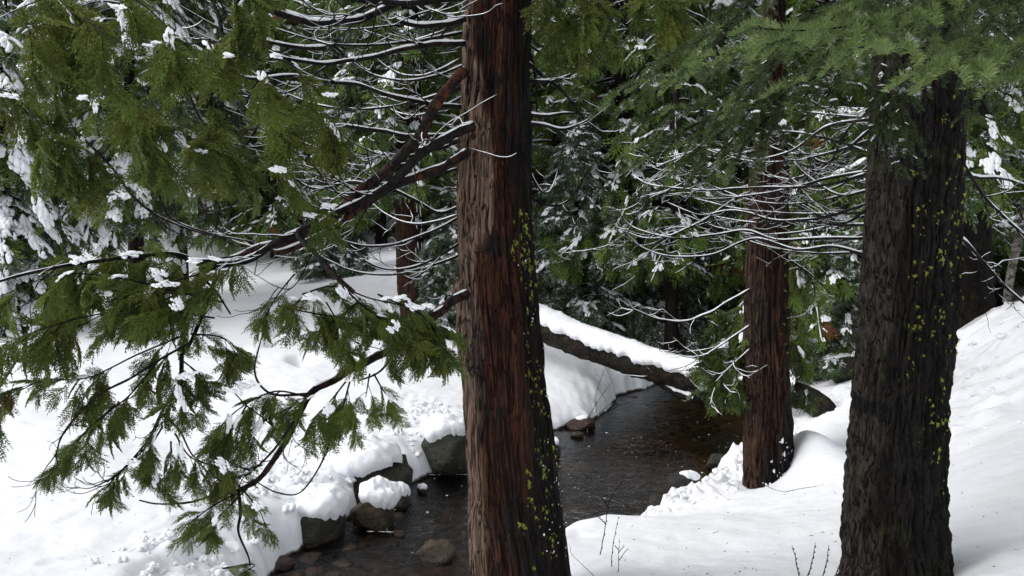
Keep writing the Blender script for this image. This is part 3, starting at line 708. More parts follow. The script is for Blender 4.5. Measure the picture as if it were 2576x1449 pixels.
# thin arching dead branches straight from the trunk, left and right
for k in range(20):
    g = np.random.default_rng(500 + k); V0 = g.uniform(-40, 640); sgn = -1 if k < 15 else 1
    U0 = 1170 if sgn < 0 else 1325; ln = g.uniform(180, 620) * (1 if sgn < 0 else .45); y1 = 5.0 + g.uniform(-.6, 1.2)
    sg = g.uniform(30, 110)
    pts = [(U0 + sgn * ln * s_, V0 + sg * math.sin(s_ * 2.4) - (60 + sg) * s_ ** 3) for s_ in np.linspace(0, 1, 6)]
    B = Bough(cedar, BARK_TWIG, 900 + k * 3); q = B.limb(PP(pts, 5.0, y1), .009, .003, 36, 5, 1.)
    B.twigs(q, 5, .15, .5, .0035, .1, 1., 2, .9); B.build()
for tr_ in [[(1320, 205), (1380, 205), (1440, 185), (1490, 130), (1500, 90)], [(1320, 290), (1370, 292), (1420, 285), (1480, 290)], [(1320, 312), (1370, 316), (1420, 325), (1480, 300), (1500, 270)],
            [(1320, 150), (1360, 185), (1420, 235), (1460, 290), (1530, 345)], [(1320, 100), (1345, 180), (1350, 290)]]:
    B = Bough(cedar, BARK_TWIG, 77 + tr_[1][1]); q = B.limb(PP(tr_, 5.0, 5.1), .014, .004, 36, 6, 1.3); B.twigs(q, 5, .1, .3, .003, .2, 1, 1, 1.); B.build()

# --- foliage lines
def foliage(lines, parent, lib, nidx, y_default, twstep=.055, twl=(.10, .26), sc=(.6, 1.05), down=.6, seed=0, snow=.12, brown=0., dens=1., name='branch', twmat=BARK_TWIG, clump_s=(.014, .036), indiv=0, plane=.7, nslist=None):
    g = np.random.default_rng(seed); tot = Scat(); sn = Scat(); W = MB()
    for ln in lines:
        pts, ya, yb = ln[:3]; path = resample(PP(pts, ya, yb), 60)
        L = np.linalg.norm(np.diff(path, axis=0), axis=1).sum(); nt_ = max(2, int(L / twstep * dens)); kk = ln[3] if len(ln) > 3 else 1.
        tube(W, path, np.linspace(.005, .002, 60), 4)
        T, S, N = frames(path)
        for q in range(nt_):
            t = g.uniform(0.0, 1); i = int(t * 59); d = T[i]; sgn = 1 if q % 2 else -1
            dd = unit(d * .75 + S[i] * sgn * g.uniform(.1, .9) * plane + np.array([0, 0, g.uniform(-.5, .35)]))
            l = g.uniform(*twl) * kk * (1 - .4 * t) ; n = 7; tp = [path[i]]
            for z in range(n):
                dd = unit(dd + np.array([0, 0, -down * .28]) + g.normal(size=3) * .07); tp.append(tp[-1] + dd * l / n)
            tp = np.array(tp); tube(W, tp, np.linspace(.0022, .001, n + 1), 3, cap=False)
            m_ = max(3, int(l / .028)); tt = g.uniform(.15, 1, m_); tt[0] = 1
            ii = np.minimum((tt * n).astype(int), n - 1); pp = tp[ii] + (tp[ii + 1] - tp[ii]) * (tt * n - ii)[:, None]
            td = unit(tp[ii + 1] - tp[ii]); rnd = g.normal(size=(m_, 3))
            xd = unit(td * 1.0 + .50 * rnd + np.array([0, 0, -down * .55]))
            zd = unit(g.normal(size=(m_, 3)) * .6 + np.array([0, -.35, .6]))
            idx = g.integers(0, nidx, m_)
            if brown: idx = np.where(g.random(m_) < brown, 6, idx)
            tot.add(pp, xd, zd, g.uniform(*sc, m_) * kk ** .5, idx)
            if g.random() < snow:
                
                for c3 in range(g.integers(1, 5)):
                    s_ = g.uniform(*clump_s) * (1 - .15 * c3); j_ = min(n - 1, 1 + c3 + g.integers(0, 3)); sn.add(tp[j_:j_ + 1] + [[g.normal() * .008, 0, .010]], unit(tp[j_ + 1] - tp[j_]), [0, -.2, 1], np.array([s_ * g.uniform(.9, 1.8), s_ * .75, s_ * .55]), g.integers(0, 6))
    o = link(name, W.mesh(name, mat=twmat), parent)
    if indiv: tot.individuals('foliage_spray', lib, o, indiv)
    else: tot.obj('foliage', lib, o)
    sn.obj('snow', 'clump', o)
    return o
# lower left sprays, the clearest ones
foliage([([(620, 640), (500, 655), (380, 640), (250, 655), (160, 670)], 4.2, 3.9), ([(560, 760), (430, 730), (300, 700), (150, 690), (0, 745)], 4.1, 3.6), ([(540, 800), (400, 780), (250, 790), (100, 830), (-20, 880)], 4.0, 3.6),
         ([(500, 690), (400, 720), (300, 770), (180, 830)], 4.0, 3.8), ([(420, 660), (300, 690), (120, 740), (20, 790)], 4.2, 3.9), ([(470, 840), (350, 890), (220, 950), (100, 960), (0, 1015)], 4.0, 3.6), ([(480, 840), (560, 850), (600, 900)], 4.0, 3.9, .8)],
        cedar, 'spray', 6, 4, seed=1, snow=.13, brown=.012, dens=.85, down=.55, sc=(.5, .95))
foliage([([(460, 870), (460, 940), (450, 990)], 3.9, 3.8), ([(450, 900), (510, 950), (530, 1000)], 3.9, 3.8, .8), ([(400, 905), (330, 990), (270, 1040), (170, 1130)], 3.8, 3.6, .7), ([(300, 1010), (200, 1100), (150, 1150)], 3.7, 3.6, .7)],
        cedar, 'spray', 6, 4, seed=2, snow=.13, brown=.01, dens=.95, sc=(.5, .85))
foliage([([(400, 1060), (370, 1120), (310, 1180), (260, 1215)], 3.8, 3.7, .75), ([(410, 1070), (370, 1150), (390, 1210)], 3.8, 3.7, .7), ([(440, 1090), (480, 1150), (560, 1180)], 3.8, 3.8, .7), ([(430, 1110), (430, 1180)], 3.8, 3.8, .6),
         ([(600, 1240), (540, 1270), (470, 1320)], 3.8, 3.7, .7), ([(620, 1230), (560, 1290), (520, 1330)], 3.8, 3.7, .7), ([(600, 1220), (650, 1280), (670, 1330)], 3.85, 3.8, .6), ([(560, 1430), (640, 1420), (600, 1449)], 3.8, 3.8, .4)],
        cedar, 'spray', 6, 4, seed=3, snow=.12, dens=1.0, sc=(.5, .8))
foliage([([(740, 690), (700, 740), (670, 790)], 4.2, 4.1, .7), ([(760, 740), (840, 720), (930, 750), (1040, 780), (1110, 850), (1130, 900)], 4.2, 4.1, 1), ([(700, 770), (800, 790), (870, 800), (960, 800)], 4.1, 4.1), ([(860, 720), (940, 790), (1040, 830), (1090, 860)], 4.1, 4.1, 1),
         ([(820, 760), (880, 850), (960, 880)], 4.1, 4.0, .8), ([(950, 740), (1060, 790), (1120, 830)], 4.2, 4.1, .9), ([(900, 760), (850, 800), (810, 830)], 4.2, 4.1, .8)],
        cedar, 'spray', 6, 4, seed=4, snow=.14, dens=.9, sc=(.5, .9))
foliage([([(780, 1000), (690, 985), (600, 1030), (540, 1090), (515, 1130)], 4.0, 3.8, .8), ([(760, 1010), (680, 1050), (620, 1090), (580, 1120)], 4.0, 3.9, .7), ([(870, 960), (830, 1010), (780, 1060)], 4.05, 4.0, .9), ([(880, 960), (860, 1030), (840, 1070)], 4.05, 4.0, .9),
         ([(940, 940), (970, 990), (1010, 1030)], 4.1, 4.1, .7), ([(930, 940), (920, 1000)], 4.1, 4.1, .7), ([(620, 1020), (570, 1110), (560, 1160)], 3.9, 3.8, .6), ([(660, 1170), (560, 1200), (520, 1240)], 3.9, 3.8, .6)],
        cedar, 'spray', 6, 4, seed=5, snow=.22, dens=1.0, sc=(.5, .9))
# upper left hanging mass, olive
UL = []
g = np.random.default_rng(8)
for (a, b, c, d, y0, y1) in [(-60, -50, 290, 90, 3.4, 3.2), (120, -80, 440, 70, 3.6, 3.4), (60, 90, 330, 230, 3.5, 3.3), (150, 190, 400, 340, 3.5, 3.4), (-60, 230, 110, 310, 3.6, 3.5), (-60, 40, 90, 80, 3.3, 3.2), (30, 170, 200, 330, 3.7, 3.6),
                             (470, 110, 690, 190, 4.0, 3.8), (500, 250, 750, 300, 4.1, 3.9), (470, 360, 620, 440, 4.1, 3.9), (620, 170, 780, 200, 4.2, 4.1), (700, 270, 860, 320, 4.5, 4.3), (560, -60, 600, 50, 4, 4), (640, 420, 760, 470, 4.3, 4.2)]:
    UL.append(([(a, b), (a * .6 + c * .4, b * .6 + d * .4 - 35), (a * .25 + c * .75, b * .25 + d * .75 - 20), (c, d + 20)], y0, y1, 1.35))
foliage(UL, cedar, 'spray_olive', 4, 3.5, seed=6, snow=.22, dens=.42, down=.7, sc=(.55, 1.0), twl=(.10, .26), clump_s=(.014, .036))
foliage([([(1330, -40), (1400, 0), (1450, 60)], 4.6, 4.5), ([(1400, -60), (1480, -20), (1540, 50)], 4.6, 4.4), ([(1350, 0), (1390, 60), (1400, 90)], 4.7, 4.7, .8), ([(1500, -60), (1620, -20), (1700, 10)], 4.6, 4.4)],
        cedar, 'spray_olive', 4, 4.5, seed=9, snow=.02, dens=.7, down=.9, sc=(.7, 1.1), twl=(.14, .34))
# bigger clumps of snow lying on the lower sprays
SN = Scat()
for (U, V_, y_, a, b) in [(200, 652, 3.8, 45, 16), (340, 640, 3.85, 40, 12), (250, 735, 3.75, 35, 12), (420, 715, 3.8, 40, 14), (400, 690, 3.9, 16, 26), (440, 765, 3.8, 22, 24), (770, 745, 3.95, 40, 14), (990, 820, 3.9, 12, 22), (560, 1170, 3.7, 12, 30), (590, 985, 3.8, 25, 16), (640, 968, 3.85, 60, 11),
                           (470, 945, 3.75, 26, 18), (340, 1165, 3.6, 22, 14), (700, 430, 3.8, 22, 18), (690, 140, 3.8, 14, 10), (830, 240, 4, 16, 10), (860, 735, 3.95, 10, 26), (650, 1275, 3.7, 14, 16), (830, 1030, 3.85, 14, 18), (210, 245, 3.1, 14, 8), (30, 240, 3.4, 30, 18), (60, 170, 3.4, 18, 20),
                           (260, 180, 3.3, 20, 14), (380, 110, 3.4, 22, 12), (300, 20, 3.3, 30, 10), (1000, 750, 3.95, 50, 7), (1060, 770, 3.95, 40, 8), (520, 655, 3.95, 50, 9), (500, 380, 3.9, 26, 12), (580, 140, 3.7, 16, 10), (820, 515, 4.2, 24, 14), (780, 540, 4.2, 18, 10)]:
    for r_ in range(6):
        q = P(U + g.uniform(-1, 1) * a * .75, V_ + g.uniform(-1, 1) * b * .5, y_); SN.add(q, unit([1, g.normal() * .3, -.25 + g.normal() * .25 - (1. if b > a else 0)]), [0, -.5, 1], np.array([8 + max(a, b) * .17, 9, min(a, b) * .30 + 2.5]) * g.uniform(.7, 1.15) * y_ / F, g.integers(0, 6))
SN.obj('snow', 'clump', cedar)

# ------------------------------------------------------------------ lichen and snow flecks on trunks
def lichen_mesh(seed):
    g = np.random.default_rng(seed); mb = MB()
    for k in range(16):
        d = unit(g.normal(size=3) * .8 + [.8, 0, -.45]); p = np.zeros(3) + g.normal(size=3) * .15; s = unit(np.cross(d, g.normal(size=3))); l = g.uniform(.5, 1.1)
        e = p + d * l + [0, 0, -.25 * l]; mid_ = p + d * l * .5
        mb.add(np.array([p - s * .04, p + s * .04, mid_ + s * .055, mid_ - s * .055, e + s * .07, e - s * .07]), [np.array([[0, 1, 2, 3], [3, 2, 4, 5]])])
    return mb.mesh('lichen_tuft', False, LICHEN)
LM = [lichen_mesh(k) for k in range(5)]
FL = [clump(50 + k, 1, .5, 4) for k in range(3)]
def stick(mesh, name, parent, surf, az, z, size, off=0.):
    p, n = surf(az, z, off); o = bpy.data.objects.new(name, mesh); COL.objects.link(o); o.parent = parent
    o.location = p; o.rotation_euler = (g.uniform(-.4, .4), g.uniform(-.3, .3), math.atan2(n[1], n[0])); o.scale = size
g = np.random.default_rng(12)
def az_from(U, V_, y, xc, r): q = P(U, V_, y); return -math.acos(np.clip((q[0] - xc) / r, -1, 1))
cl = [(g.uniform(540, 1449), abs(g.normal())) for _ in range(70)]
for k in range(260):
    cv, cu = cl[g.integers(0, 70)]; V_ = cv + g.normal() * 16; U = (1335 + (V_ - 560) * .105) - cu * (20 if V_ < 1150 else 50) + g.normal() * 5 + 2; c_ = 1243 + max(0, V_ - 400) * .065; r_ = 90 + max(0, V_ - 500) * .032
    az = -math.acos(np.clip((U - c_) / r_, -1, 1)); s_ = g.uniform(.005, .019)
    stick(LM[k % 5], 'lichen_tuft', tr_c, surf_c, az, P(U, V_, YC)[2], (s_ * .7, s_, s_ * g.uniform(1, 1.8)), .002)
for k in range(70):
    V_ = g.uniform(620, 1449); az = -g.uniform(0.0, .95) * (1 if k % 3 else .3); s_ = g.uniform(.004, .013)
    stick(FL[k % 3], 'snow_fleck', tr_c, surf_c, az, P(1300, V_, YC)[2], (s_ * .5, s_, s_ * g.uniform(1, 2.2)), .002)
cl = [(g.uniform(230, 1060), g.uniform(.1, 2.0)) for _ in range(85)] + [(g.uniform(1060, 1250), g.uniform(.3, 1.7)) for _ in range(5)]
for k in range(280):
    cv, ca_ = cl[g.integers(0, len(cl))]; V_ = cv + g.normal() * 16; az = -(ca_ + g.normal() * .08); s_ = g.uniform(.005, .018)
    stick(LM[k % 5], 'lichen_tuft', tr_f, surf_f, az, P(2300, V_, YF)[2], (s_ * .7, s_, s_ * g.uniform(.8, 1.5)), .003)
for k in range(40):
    V_ = g.uniform(560, 960); az = -g.uniform(.3, 1.2); s_ = g.uniform(.012, .026)
    stick(LM[k % 5], 'lichen_tuft', tr_m, surf_m, az, P(1950, V_, YM)[2], (s_, s_, s_))
for k in range(34):
    V_ = g.uniform(1090, 1210); az = -1.45 + g.normal() * .35 + (1150 - V_) * .004; s_ = g.uniform(.008, .022)
    stick(FL[k % 3], 'snow_fleck', tr_m, surf_m, az, P(1920, V_, YM)[2], (s_ * .5, s_, s_ * g.uniform(1.2, 4.)), .001)

# ------------------------------------------------------------------ fir: dead arching branches and needled boughs
g = np.random.default_rng(33)
FB = [[(2190, 385), (2080, 350), (1960, 330), (1850, 350)], [(2190, 430), (2080, 450), (1960, 480), (1800, 500), (1700, 490)], [(2190, 435), (2060, 468), (1900, 472), (1760, 478), (1640, 465), (1590, 440)], [(2185, 510), (2080, 545), (1960, 555), (1850, 530), (1760, 540), (1680, 510)],
      [(2185, 565), (2100, 565), (2000, 555), (1900, 560), (1800, 545)], [(2180, 600), (2060, 600), (1960, 605), (1880, 580), (1800, 590), (1700, 600), (1600, 575), (1560, 540)], [(2185, 330), (2100, 400), (2000, 450), (1930, 440)], [(2190, 300), (2080, 320), (1990, 380), (1900, 400), (1820, 380)],
      [(2180, 640), (2090, 620), (2000, 628), (1900, 600), (1790, 640), (1690, 645), (1620, 625), (1575, 585)], [(2185, 480), (2110, 490), (2030, 440), (1990, 400)], [(2190, 270), (2130, 330), (2080, 420), (2020, 430)], [(2190, 520), (2120, 560), (2060, 520), (2010, 470)]]
for k, tr_ in enumerate(FB):
    B = Bough(fir, BARK_TWIG, 700 + 11 * k); q = B.limb(PP(tr_, 4.75, 5.2 + g.uniform(0, 1.5)), .010, .003, 40, 5, 1.1); B.twigs(q, 9, .10, .45, .0024, .05, 1, 2, .62, sag=.35); B.build()
for k in range(9):
    V0 = g.uniform(250, 660); ln = g.uniform(200, 520); sg = g.uniform(-10, 80)
    pts = [(2190 - ln * s_, V0 + sg * math.sin(s_ * 2.4) - 40 * s_ ** 3) for s_ in np.linspace(0, 1, 6)]
    B = Bough(fir, BARK_TWIG, 1700 + k * 3); q = B.limb(PP(pts, 4.8, 5.4 + g.uniform(0, 1.8)), .008, .0025, 36, 5, 1.); B.twigs(q, 7, .10, .42, .0023, .1, 1., 2, .62); B.build()
for tr_, ya, yb in [([(2400, 375), (2440, 440), (2480, 500), (2540, 560), (2590, 600), (2640, 660)], 5.0, 5.2), ([(2400, 590), (2440, 620), (2500, 690), (2560, 750), (2620, 790)], 5, 5.2), ([(2410, -20), (2450, 25), (2510, 75), (2580, 130), (2650, 160)], 4.8, 4.9),
                    ([(2400, 420), (2450, 445), (2520, 450), (2600, 470)], 5.4, 5.9), ([(2420, 10), (2450, 70), (2470, 120)], 4.9, 4.9)]:
    B = Bough(fir, BARK_TWIG, 55 + tr_[1][1]); q = B.limb(PP(tr_, ya, yb), .013, .006, 40, 6, 2.0, .6); B.twigs(q, 8, .15, .5, .004, .1, 1, 2, 1.3, sag=.9, up=.3); B.build()

def firbough(lines, seed, idx, parent=fir, snow=.0, step=.075, shl=(.12, .30), scale=(.8, 1.15), r=.008, dust=0):
    g = np.random.default_rng(seed); W = MB(); S_ = Scat(); sn = Scat()
    def pick(t, u): return idx[g.integers(0, len(idx))] if g.random() < (t * 1.3 - .1) * (.25 + u) else g.integers(4, 7)
    for pts, ya, yb in lines:
        path = resample(PP(pts, ya, yb) if len(pts[0]) == 2 else np.array([P(*q) for q in pts]), 50); tube(W, path, np.linspace(r, .002, 50), 5)
        L = np.linalg.norm(np.diff(path, axis=0), axis=1).sum(); T, S, N = frames(path); n = int(L / step)
        for q in range(n):
            t = (q + g.random()) / n; i = int(t * 49); sgn = 1 if q % 2 else -1
            d = unit(T[i] * .8 + S[i] * sgn * .75 + [0, 0, g.normal() * .12]); l = g.uniform(*shl) * (1.1 - .75 * t); m = 6; tp = [path[i]]
            for z in range(m): d = unit(d + T[i] * .06 + np.array([0, 0, -.04]) + g.normal(size=3) * .04); tp.append(tp[-1] + d * l / m)
            tp = np.array(tp); tube(W, tp, np.linspace(.0028, .0012, m + 1), 3, cap=False)
            s = np.arange(.02, l, .075)
            for u in s:
                k = min(int(u / l * m), m - 1); pp = tp[k]; dd = unit(tp[k + 1] - tp[k])
                S_.add(pp, dd, [0, g.normal() * .15, 1], g.uniform(*scale), pick(t, u / l))
                for sg in (-1, 1):
                    if g.random() < .42:
                        d2 = unit(dd + sg * np.cross(dd, [0, 0, 1]) * .8 + g.normal(size=3) * .12 + [0, 0, -.1]); S_.add(pp, d2, [0, g.normal() * .15, 1], g.uniform(*scale) * .7, pick(t, u / l))
                if g.random() < snow: s_ = g.uniform(.006, .018); sn.add(pp + [0, 0, .010], unit(dd + g.normal(size=3) * .5), [0, 0, 1], np.array([s_ * 1.2, s_, s_ * .6]), g.integers(0, 6))
        for u in np.arange(.1, 1, .07 / L): S_.add(path[int(u * 49)], T[int(u * 49)], [0, 0, 1], g.uniform(*scale), pick(u, 1))
    o = link('branch', W.mesh('branch', mat=BARK_TWIG), parent); S_.obj('foliage', 'fir', o); sn.obj('snow', 'clump', o); return o
firbough([([(2560, -160, 3.4), (2420, -40, 2.7), (2250, 40, 2.3), (2050, 75, 2.1), (1880, 70, 2.0)], 0, 0), ([(2420, -30, 2.7), (2330, 60, 2.4), (2230, 110, 2.15), (2160, 120, 2.0)], 0, 0), ([(2560, -60, 3.0), (2480, 70, 2.5), (2400, 140, 2.2), (2330, 190, 2.0)], 0, 0),
          ([(2660, -60, 3.0), (2600, 80, 2.5), (2520, 150, 2.2), (2440, 190, 2.1)], 0, 0), ([(2700, 40, 2.7), (2640, 140, 2.4), (2560, 185, 2.2)], 0, 0), ([(2300, -60, 3.0), (2150, 20, 2.6), (2000, 90, 2.4), (1850, 130, 2.3), (1740, 150, 2.25)], 0, 0)], 1, [0, 1, 2, 3])
firbough([([(2250, -60, 3.4), (2050, 60, 3.0), (1850, 150, 2.8), (1700, 190, 2.7), (1580, 215, 2.6)], 0, 0), ([(2100, 0, 3.3), (1950, 150, 3.1), (1850, 250, 3.0), (1800, 300, 3.0)], 0, 0), ([(2300, 20, 3.3), (2130, 120, 3.0), (2060, 190, 2.9), (1990, 220, 2.9)], 0, 0), ([(1950, -60, 3.3), (1830, 60, 3.1), (1700, 130, 3.0), (1640, 160, 3.)], 0, 0)], 2, [0, 4, 5, 6, 4], snow=.03)
firbough([([(2250, -20, 3.9), (2050, 180, 3.6), (1900, 260, 3.5), (1750, 350, 3.4), (1620, 400, 3.4)], 0, 0), ([(2150, 80, 3.7), (2020, 250, 3.5), (1930, 350, 3.4), (1900, 430, 3.4)], 0, 0), ([(2060, 160, 3.7), (1900, 300, 3.5), (1790, 400, 3.5), (1740, 440, 3.5)], 0, 0), ([(1950, 180, 3.8), (1790, 250, 3.7), (1650, 290, 3.6), (1580, 330, 3.6)], 0, 0), ([(2100, 120, 3.7), (1960, 230, 3.5), (1820, 330, 3.45), (1700, 420, 3.4)], 0, 0), ([(2000, 240, 3.6), (1900, 330, 3.5), (1840, 420, 3.5)], 0, 0), ([(1900, 260, 3.6), (1760, 310, 3.5), (1640, 360, 3.5)], 0, 0), ([(1860, 60, 3.8), (1700, 190, 3.7), (1560, 270, 3.6)], 0, 0)], 3, [4, 5, 6, 0], snow=.06, shl=(.18, .40))
firbough([([(2230, 120, 3.9), (2220, 250, 3.7), (2260, 340, 3.6), (2300, 400, 3.55)], 0, 0), ([(2240, 220, 3.8), (2220, 330, 3.7), (2250, 420, 3.65)], 0, 0), ([(2380, 130, 3.8), (2450, 230, 3.6), (2440, 300, 3.5)], 0, 0), ([(2400, 60, 3.8), (2480, 200, 3.6), (2560, 250, 3.5)], 0, 0), ([(2280, 150, 3.8), (2260, 260, 3.6), (2290, 350, 3.5)], 0, 0), ([(2260, 280, 3.7), (2210, 340, 3.6), (2190, 390, 3.6)], 0, 0)], 4, [4, 5, 6], snow=.30, scale=(.75, 1.1), step=.05, shl=(.10, .24))
firbough([([(2300, -120, 3.2), (2260, -40, 2.9), (2280, 10, 2.7)], 0, 0), ([(2420, -100, 3.2), (2350, -10, 2.9), (2330, 30, 2.8)], 0, 0), ([(2480, -60, 3.4), (2350, 60, 3.2), (2250, 100, 3.)], 0, 0)], 5, [0, 4, 5])

# --- middle cedar foliage and boughs
def midlines(L, seed, **kw): return foliage(L, mid, 'midspray', 6, 9, seed=seed, twstep=.09, twl=(.2, .5), sc=(.8, 1.4), clump_s=(.03, .08), **kw)
midlines([([(1900, 800), (1840, 870), (1800, 910), (1785, 950)], 9.0, 8.6, .7), ([(1890, 850), (1860, 900), (1810, 940), (1840, 960)], 9, 8.6, .7), ([(1880, 760), (1830, 850), (1790, 920)], 9.1, 8.8), ([(1890, 880), (1860, 930), (1830, 960)], 9, 8.7, .6)], 41, snow=.1, dens=.8)
midlines([([(1970, 760), (2010, 810), (2030, 870)], 9.3, 9.2, .6), ([(1970, 840), (2010, 880), (2040, 910)], 9.2, 9, .6), ([(1975, 930), (2010, 970), (2045, 1000)], 9.0, 8.8, .5), ([(1975, 640), (2010, 690), (2030, 760)], 9.5, 9.4, .6)], 42, snow=.08, dens=.7)
for k, (tr_, ya, yb, r_) in enumerate([([(1885, 730), (1830, 760), (1780, 790), (1700, 810), (1600, 780), (1570, 740)], 8.6, 8.4, .018), ([(1885, 820), (1840, 850), (1780, 890), (1740, 900)], 8.6, 8.3, .012), ([(1885, 880), (1840, 920), (1800, 960)], 8.6, 8.3, .010), ([(1980, 650), (2040, 690), (2090, 740)], 8.7, 8.6, .014),
                                       ([(1900, 480), (1850, 500), (1760, 560), (1650, 600), (1560, 580)], 8.7, 8.8, .014), ([(1905, 380), (1820, 400), (1700, 470), (1600, 500)], 8.7, 9, .014), ([(1960, 350), (2050, 400), (2150, 430)], 8.7, 9, .014), ([(1960, 480), (2060, 540), (2150, 560)], 8.7, 9, .014),
                                       ([(1910, 250), (1830, 300), (1740, 380), (1650, 420)], 8.7, 9, .014), ([(1960, 200), (2050, 260), (2150, 300)], 8.7, 9, .014)]):
    B = Bough(mid, BARK_TWIG, 3000 + 7 * k); q = B.limb(PP(tr_, ya, yb), r_, .004, 40, 5, 1.6, .5); B.twigs(q, 11 if k > 3 else 5, .3, 1.0, .0055, .1, 1, 2, 1.3, sag=.4); B.build()

# ------------------------------------------------------------------ background conifers
def conifer(g, h, r_tr, cr, zlow, nb, droop=.55, lib='farspray', pal=(0, 1, 2, 3, 4, 5, 6, 7), snow=.5, csz=(.06, .16), bare=0, sden=1., lean=0., spsc=(.7, 1.25), wild=.25, snmul=1.):
    """returns trunk MB, bough MB, foliage Scat, snow Scat, bough snow MB; base at origin"""
    T_ = MB(); B_ = MB(); S_ = Scat(); C_ = Scat(); W_ = MB()
    zt = np.linspace(-.6, h, 26); path = np.stack([lean * zt + .04 * perlin(zt * .4, zt * 0 + g.random() * 9), .04 * perlin(zt * .4, zt * 0 + 5), zt], 1)
    tube(T_, path, r_tr * (1 - .85 * np.clip(zt / h, 0, 1)) * (1 + .3 * np.exp(-np.clip(zt, 0, 9) * 2.5)), 12, wob=.08)
    for k in range(nb):
        z = zlow + (h - zlow) * g.random() ** 1.15; az = g.uniform(0, 2 * np.pi); L = (cr * (1 - (z - zlow * .5) / (h * 1.05)) ** .75) * g.uniform(.6, 1.15) + .15
        a = np.array([math.cos(az), math.sin(az), 0]); s = np.linspace(0, 1, 9)
        up = g.uniform(.0, .35); dr = droop * g.uniform(.6, 1.4)
        q = np.array([lean * z, 0, z]) + a * (L * s)[:, None] + np.array([0, 0, 1]) * (L * (up * s - dr * s ** 2 + .18 * dr * s ** 4))[:, None] + np.cumsum(g.normal(size=(9, 3)) * .012 * L, 0)
        tube(B_, q, np.linspace(.012 + .008 * L, .004, 9), 4, cap=False)
        if snow: snowtube(W_, resample(q, 24), .020, 1.3 * min(1.5, snow * 2), 5, seed=g.random() * 50)
        if k < bare: continue
        n = max(4, int(L / .065 * sden)); t = g.uniform(.18, 1, n); i = np.minimum((t * 8).astype(int), 7); p = q[i] + (q[i + 1] - q[i]) * (t * 8 - i)[:, None]
        d = unit(q[i + 1] - q[i]); side = np.cross(d, [0, 0, 1]) * np.where(np.arange(n) % 2, 1, -1)[:, None]
        x = unit(d * .8 + side * g.uniform(.2, 1, (n, 1)) + g.normal(size=(n, 3)) * wild + np.array([0, 0, -droop * .7]))
        zz = unit(np.array([0, 0, 1.]) + g.normal(size=(n, 3)) * .45)
        S_.add(p, x, zz, g.uniform(*spsc, n) * (.75 + .25 * min(L, 2)), np.array(pal)[g.integers(0, len(pal), n)])
        m = g.poisson(L / .16 * snow * snmul)
        if m:
            t = g.uniform(.25, 1., m); i = np.minimum((t * 8).astype(int), 7); p = q[i] + (q[i + 1] - q[i]) * (t * 8 - i)[:, None]; d = unit(q[i + 1] - q[i])
            sd = np.cross(d, [0, 0, 1]) * g.uniform(-1, 1, (m, 1)); x = unit(d + sd * .7 + np.array([0, 0, -.35])); cs = g.uniform(*csz, m) ; el = g.uniform(.9, 1.7, m)
            C_.add(p + sd * .18 + [0, 0, .03], x, unit(np.array([0, 0, 1.]) + 0 * x), np.stack([cs * el, cs * .8, cs * .6], 1), g.integers(0, 6, m))
    return T_, B_, S_, C_, W_
KINDS = {}
def kind(nm, barkm, lib, **kw):
    g = np.random.default_rng(abs(hash(nm)) % 1000 if False else sum(map(ord, nm)))
    KINDS[nm] = (conifer(g, lib=lib, **kw), barkm, lib); KINDS[nm + '_first'] = None
kind('cedar', BARK_FAR, 'farspray', h=15, r_tr=.24, cr=2.6, zlow=1.4, nb=190, snow=1.5, csz=(.03, .11), sden=.66)
kind('green', BARK_FAR, 'farspray', h=14, r_tr=.2, cr=2.5, zlow=1.0, nb=185, snow=1.1, pal=(0, 1, 2, 6, 2, 4, 5, 8), csz=(.03, .10), sden=.68)
kind('laden', BARK_FAR, 'farspray', h=13, r_tr=.2, cr=2.2, zlow=2.7, nb=150, snow=1.4, csz=(.06, .17), sden=.7, droop=.95, pal=(0, 1, 3, 7, 4))
kind('heavy', BARK_FAR, 'farspray', h=5.5, r_tr=.1, cr=1.5, zlow=.5, nb=100, snow=2.0, csz=(.05, .17), droop=1.25, pal=(0, 1, 3, 7))
kind('fir', BARK_FAR, 'snowspray', h=5.5, r_tr=.09, cr=1.7, zlow=.2, nb=150, snow=.8, droop=.45, pal=(0, 1, 2, 3), csz=(.05, .13))
kind('bare', BARK_FAR, 'farspray', h=15, r_tr=.26, cr=2.6, zlow=2.8, nb=200, snow=.7, bare=110, sden=.75, csz=(.05, .13))
def place(nm, U, y, label, cat='tree', s=1., sx=1., rz=None, x=None, objname='conifer_tree', group=None):
    (T_, B_, S_, C_, W_), bm_, lib = KINDS[nm]; xx = P(U, 700, y)[0] if x is None else x
    root = thing(objname, label, cat, group); root.location = (xx, y, gh(xx, y) - .05); root.scale = (s * sx, s * sx, s); root.rotation_euler = (0, 0, (U * .37 + y) % 6.28 if rz is None else rz)
    src = KINDS[nm + '_first']
    if src is None:
        parts = [link('trunk', T_.mesh('trunk', mat=bm_), root), link('branches', B_.mesh('branches', mat=BARK_TWIG), root), S_.obj('crown', lib, root), C_.obj('snow', 'clump', root)]
        if W_.n: parts.append(link('snow', W_.mesh('snow', mat=SNOW), root, kind='stuff'))
        parts[1]['kind'] = 'stuff'; KINDS[nm + '_first'] = parts
    else:
        for o_ in src: c_ = o_.copy(); COL.objects.link(c_); c_.parent = root
    return root
place('heavy', 30, 16.0, 'young snow-laden tree with heavy white drooping masses at the far left edge', s=1.05, objname='young_fir')
place('laden', 190, 31, 'dark drooping conifer hung with snow behind the left foliage, next to the snow-laden young tree', s=.9)
place('laden', 345, 18.5, 'conifer with thick tongues of snow sliding down its boughs, left of the long snow streaks')
place('laden', 455, 22, 'conifer with a long broken streak of snow down its side, upper left', s=1.05)
place('bare', 270, 30, 'cedar whose dark red trunk foot rises from a bright snow mound on the far left', s=1.4)
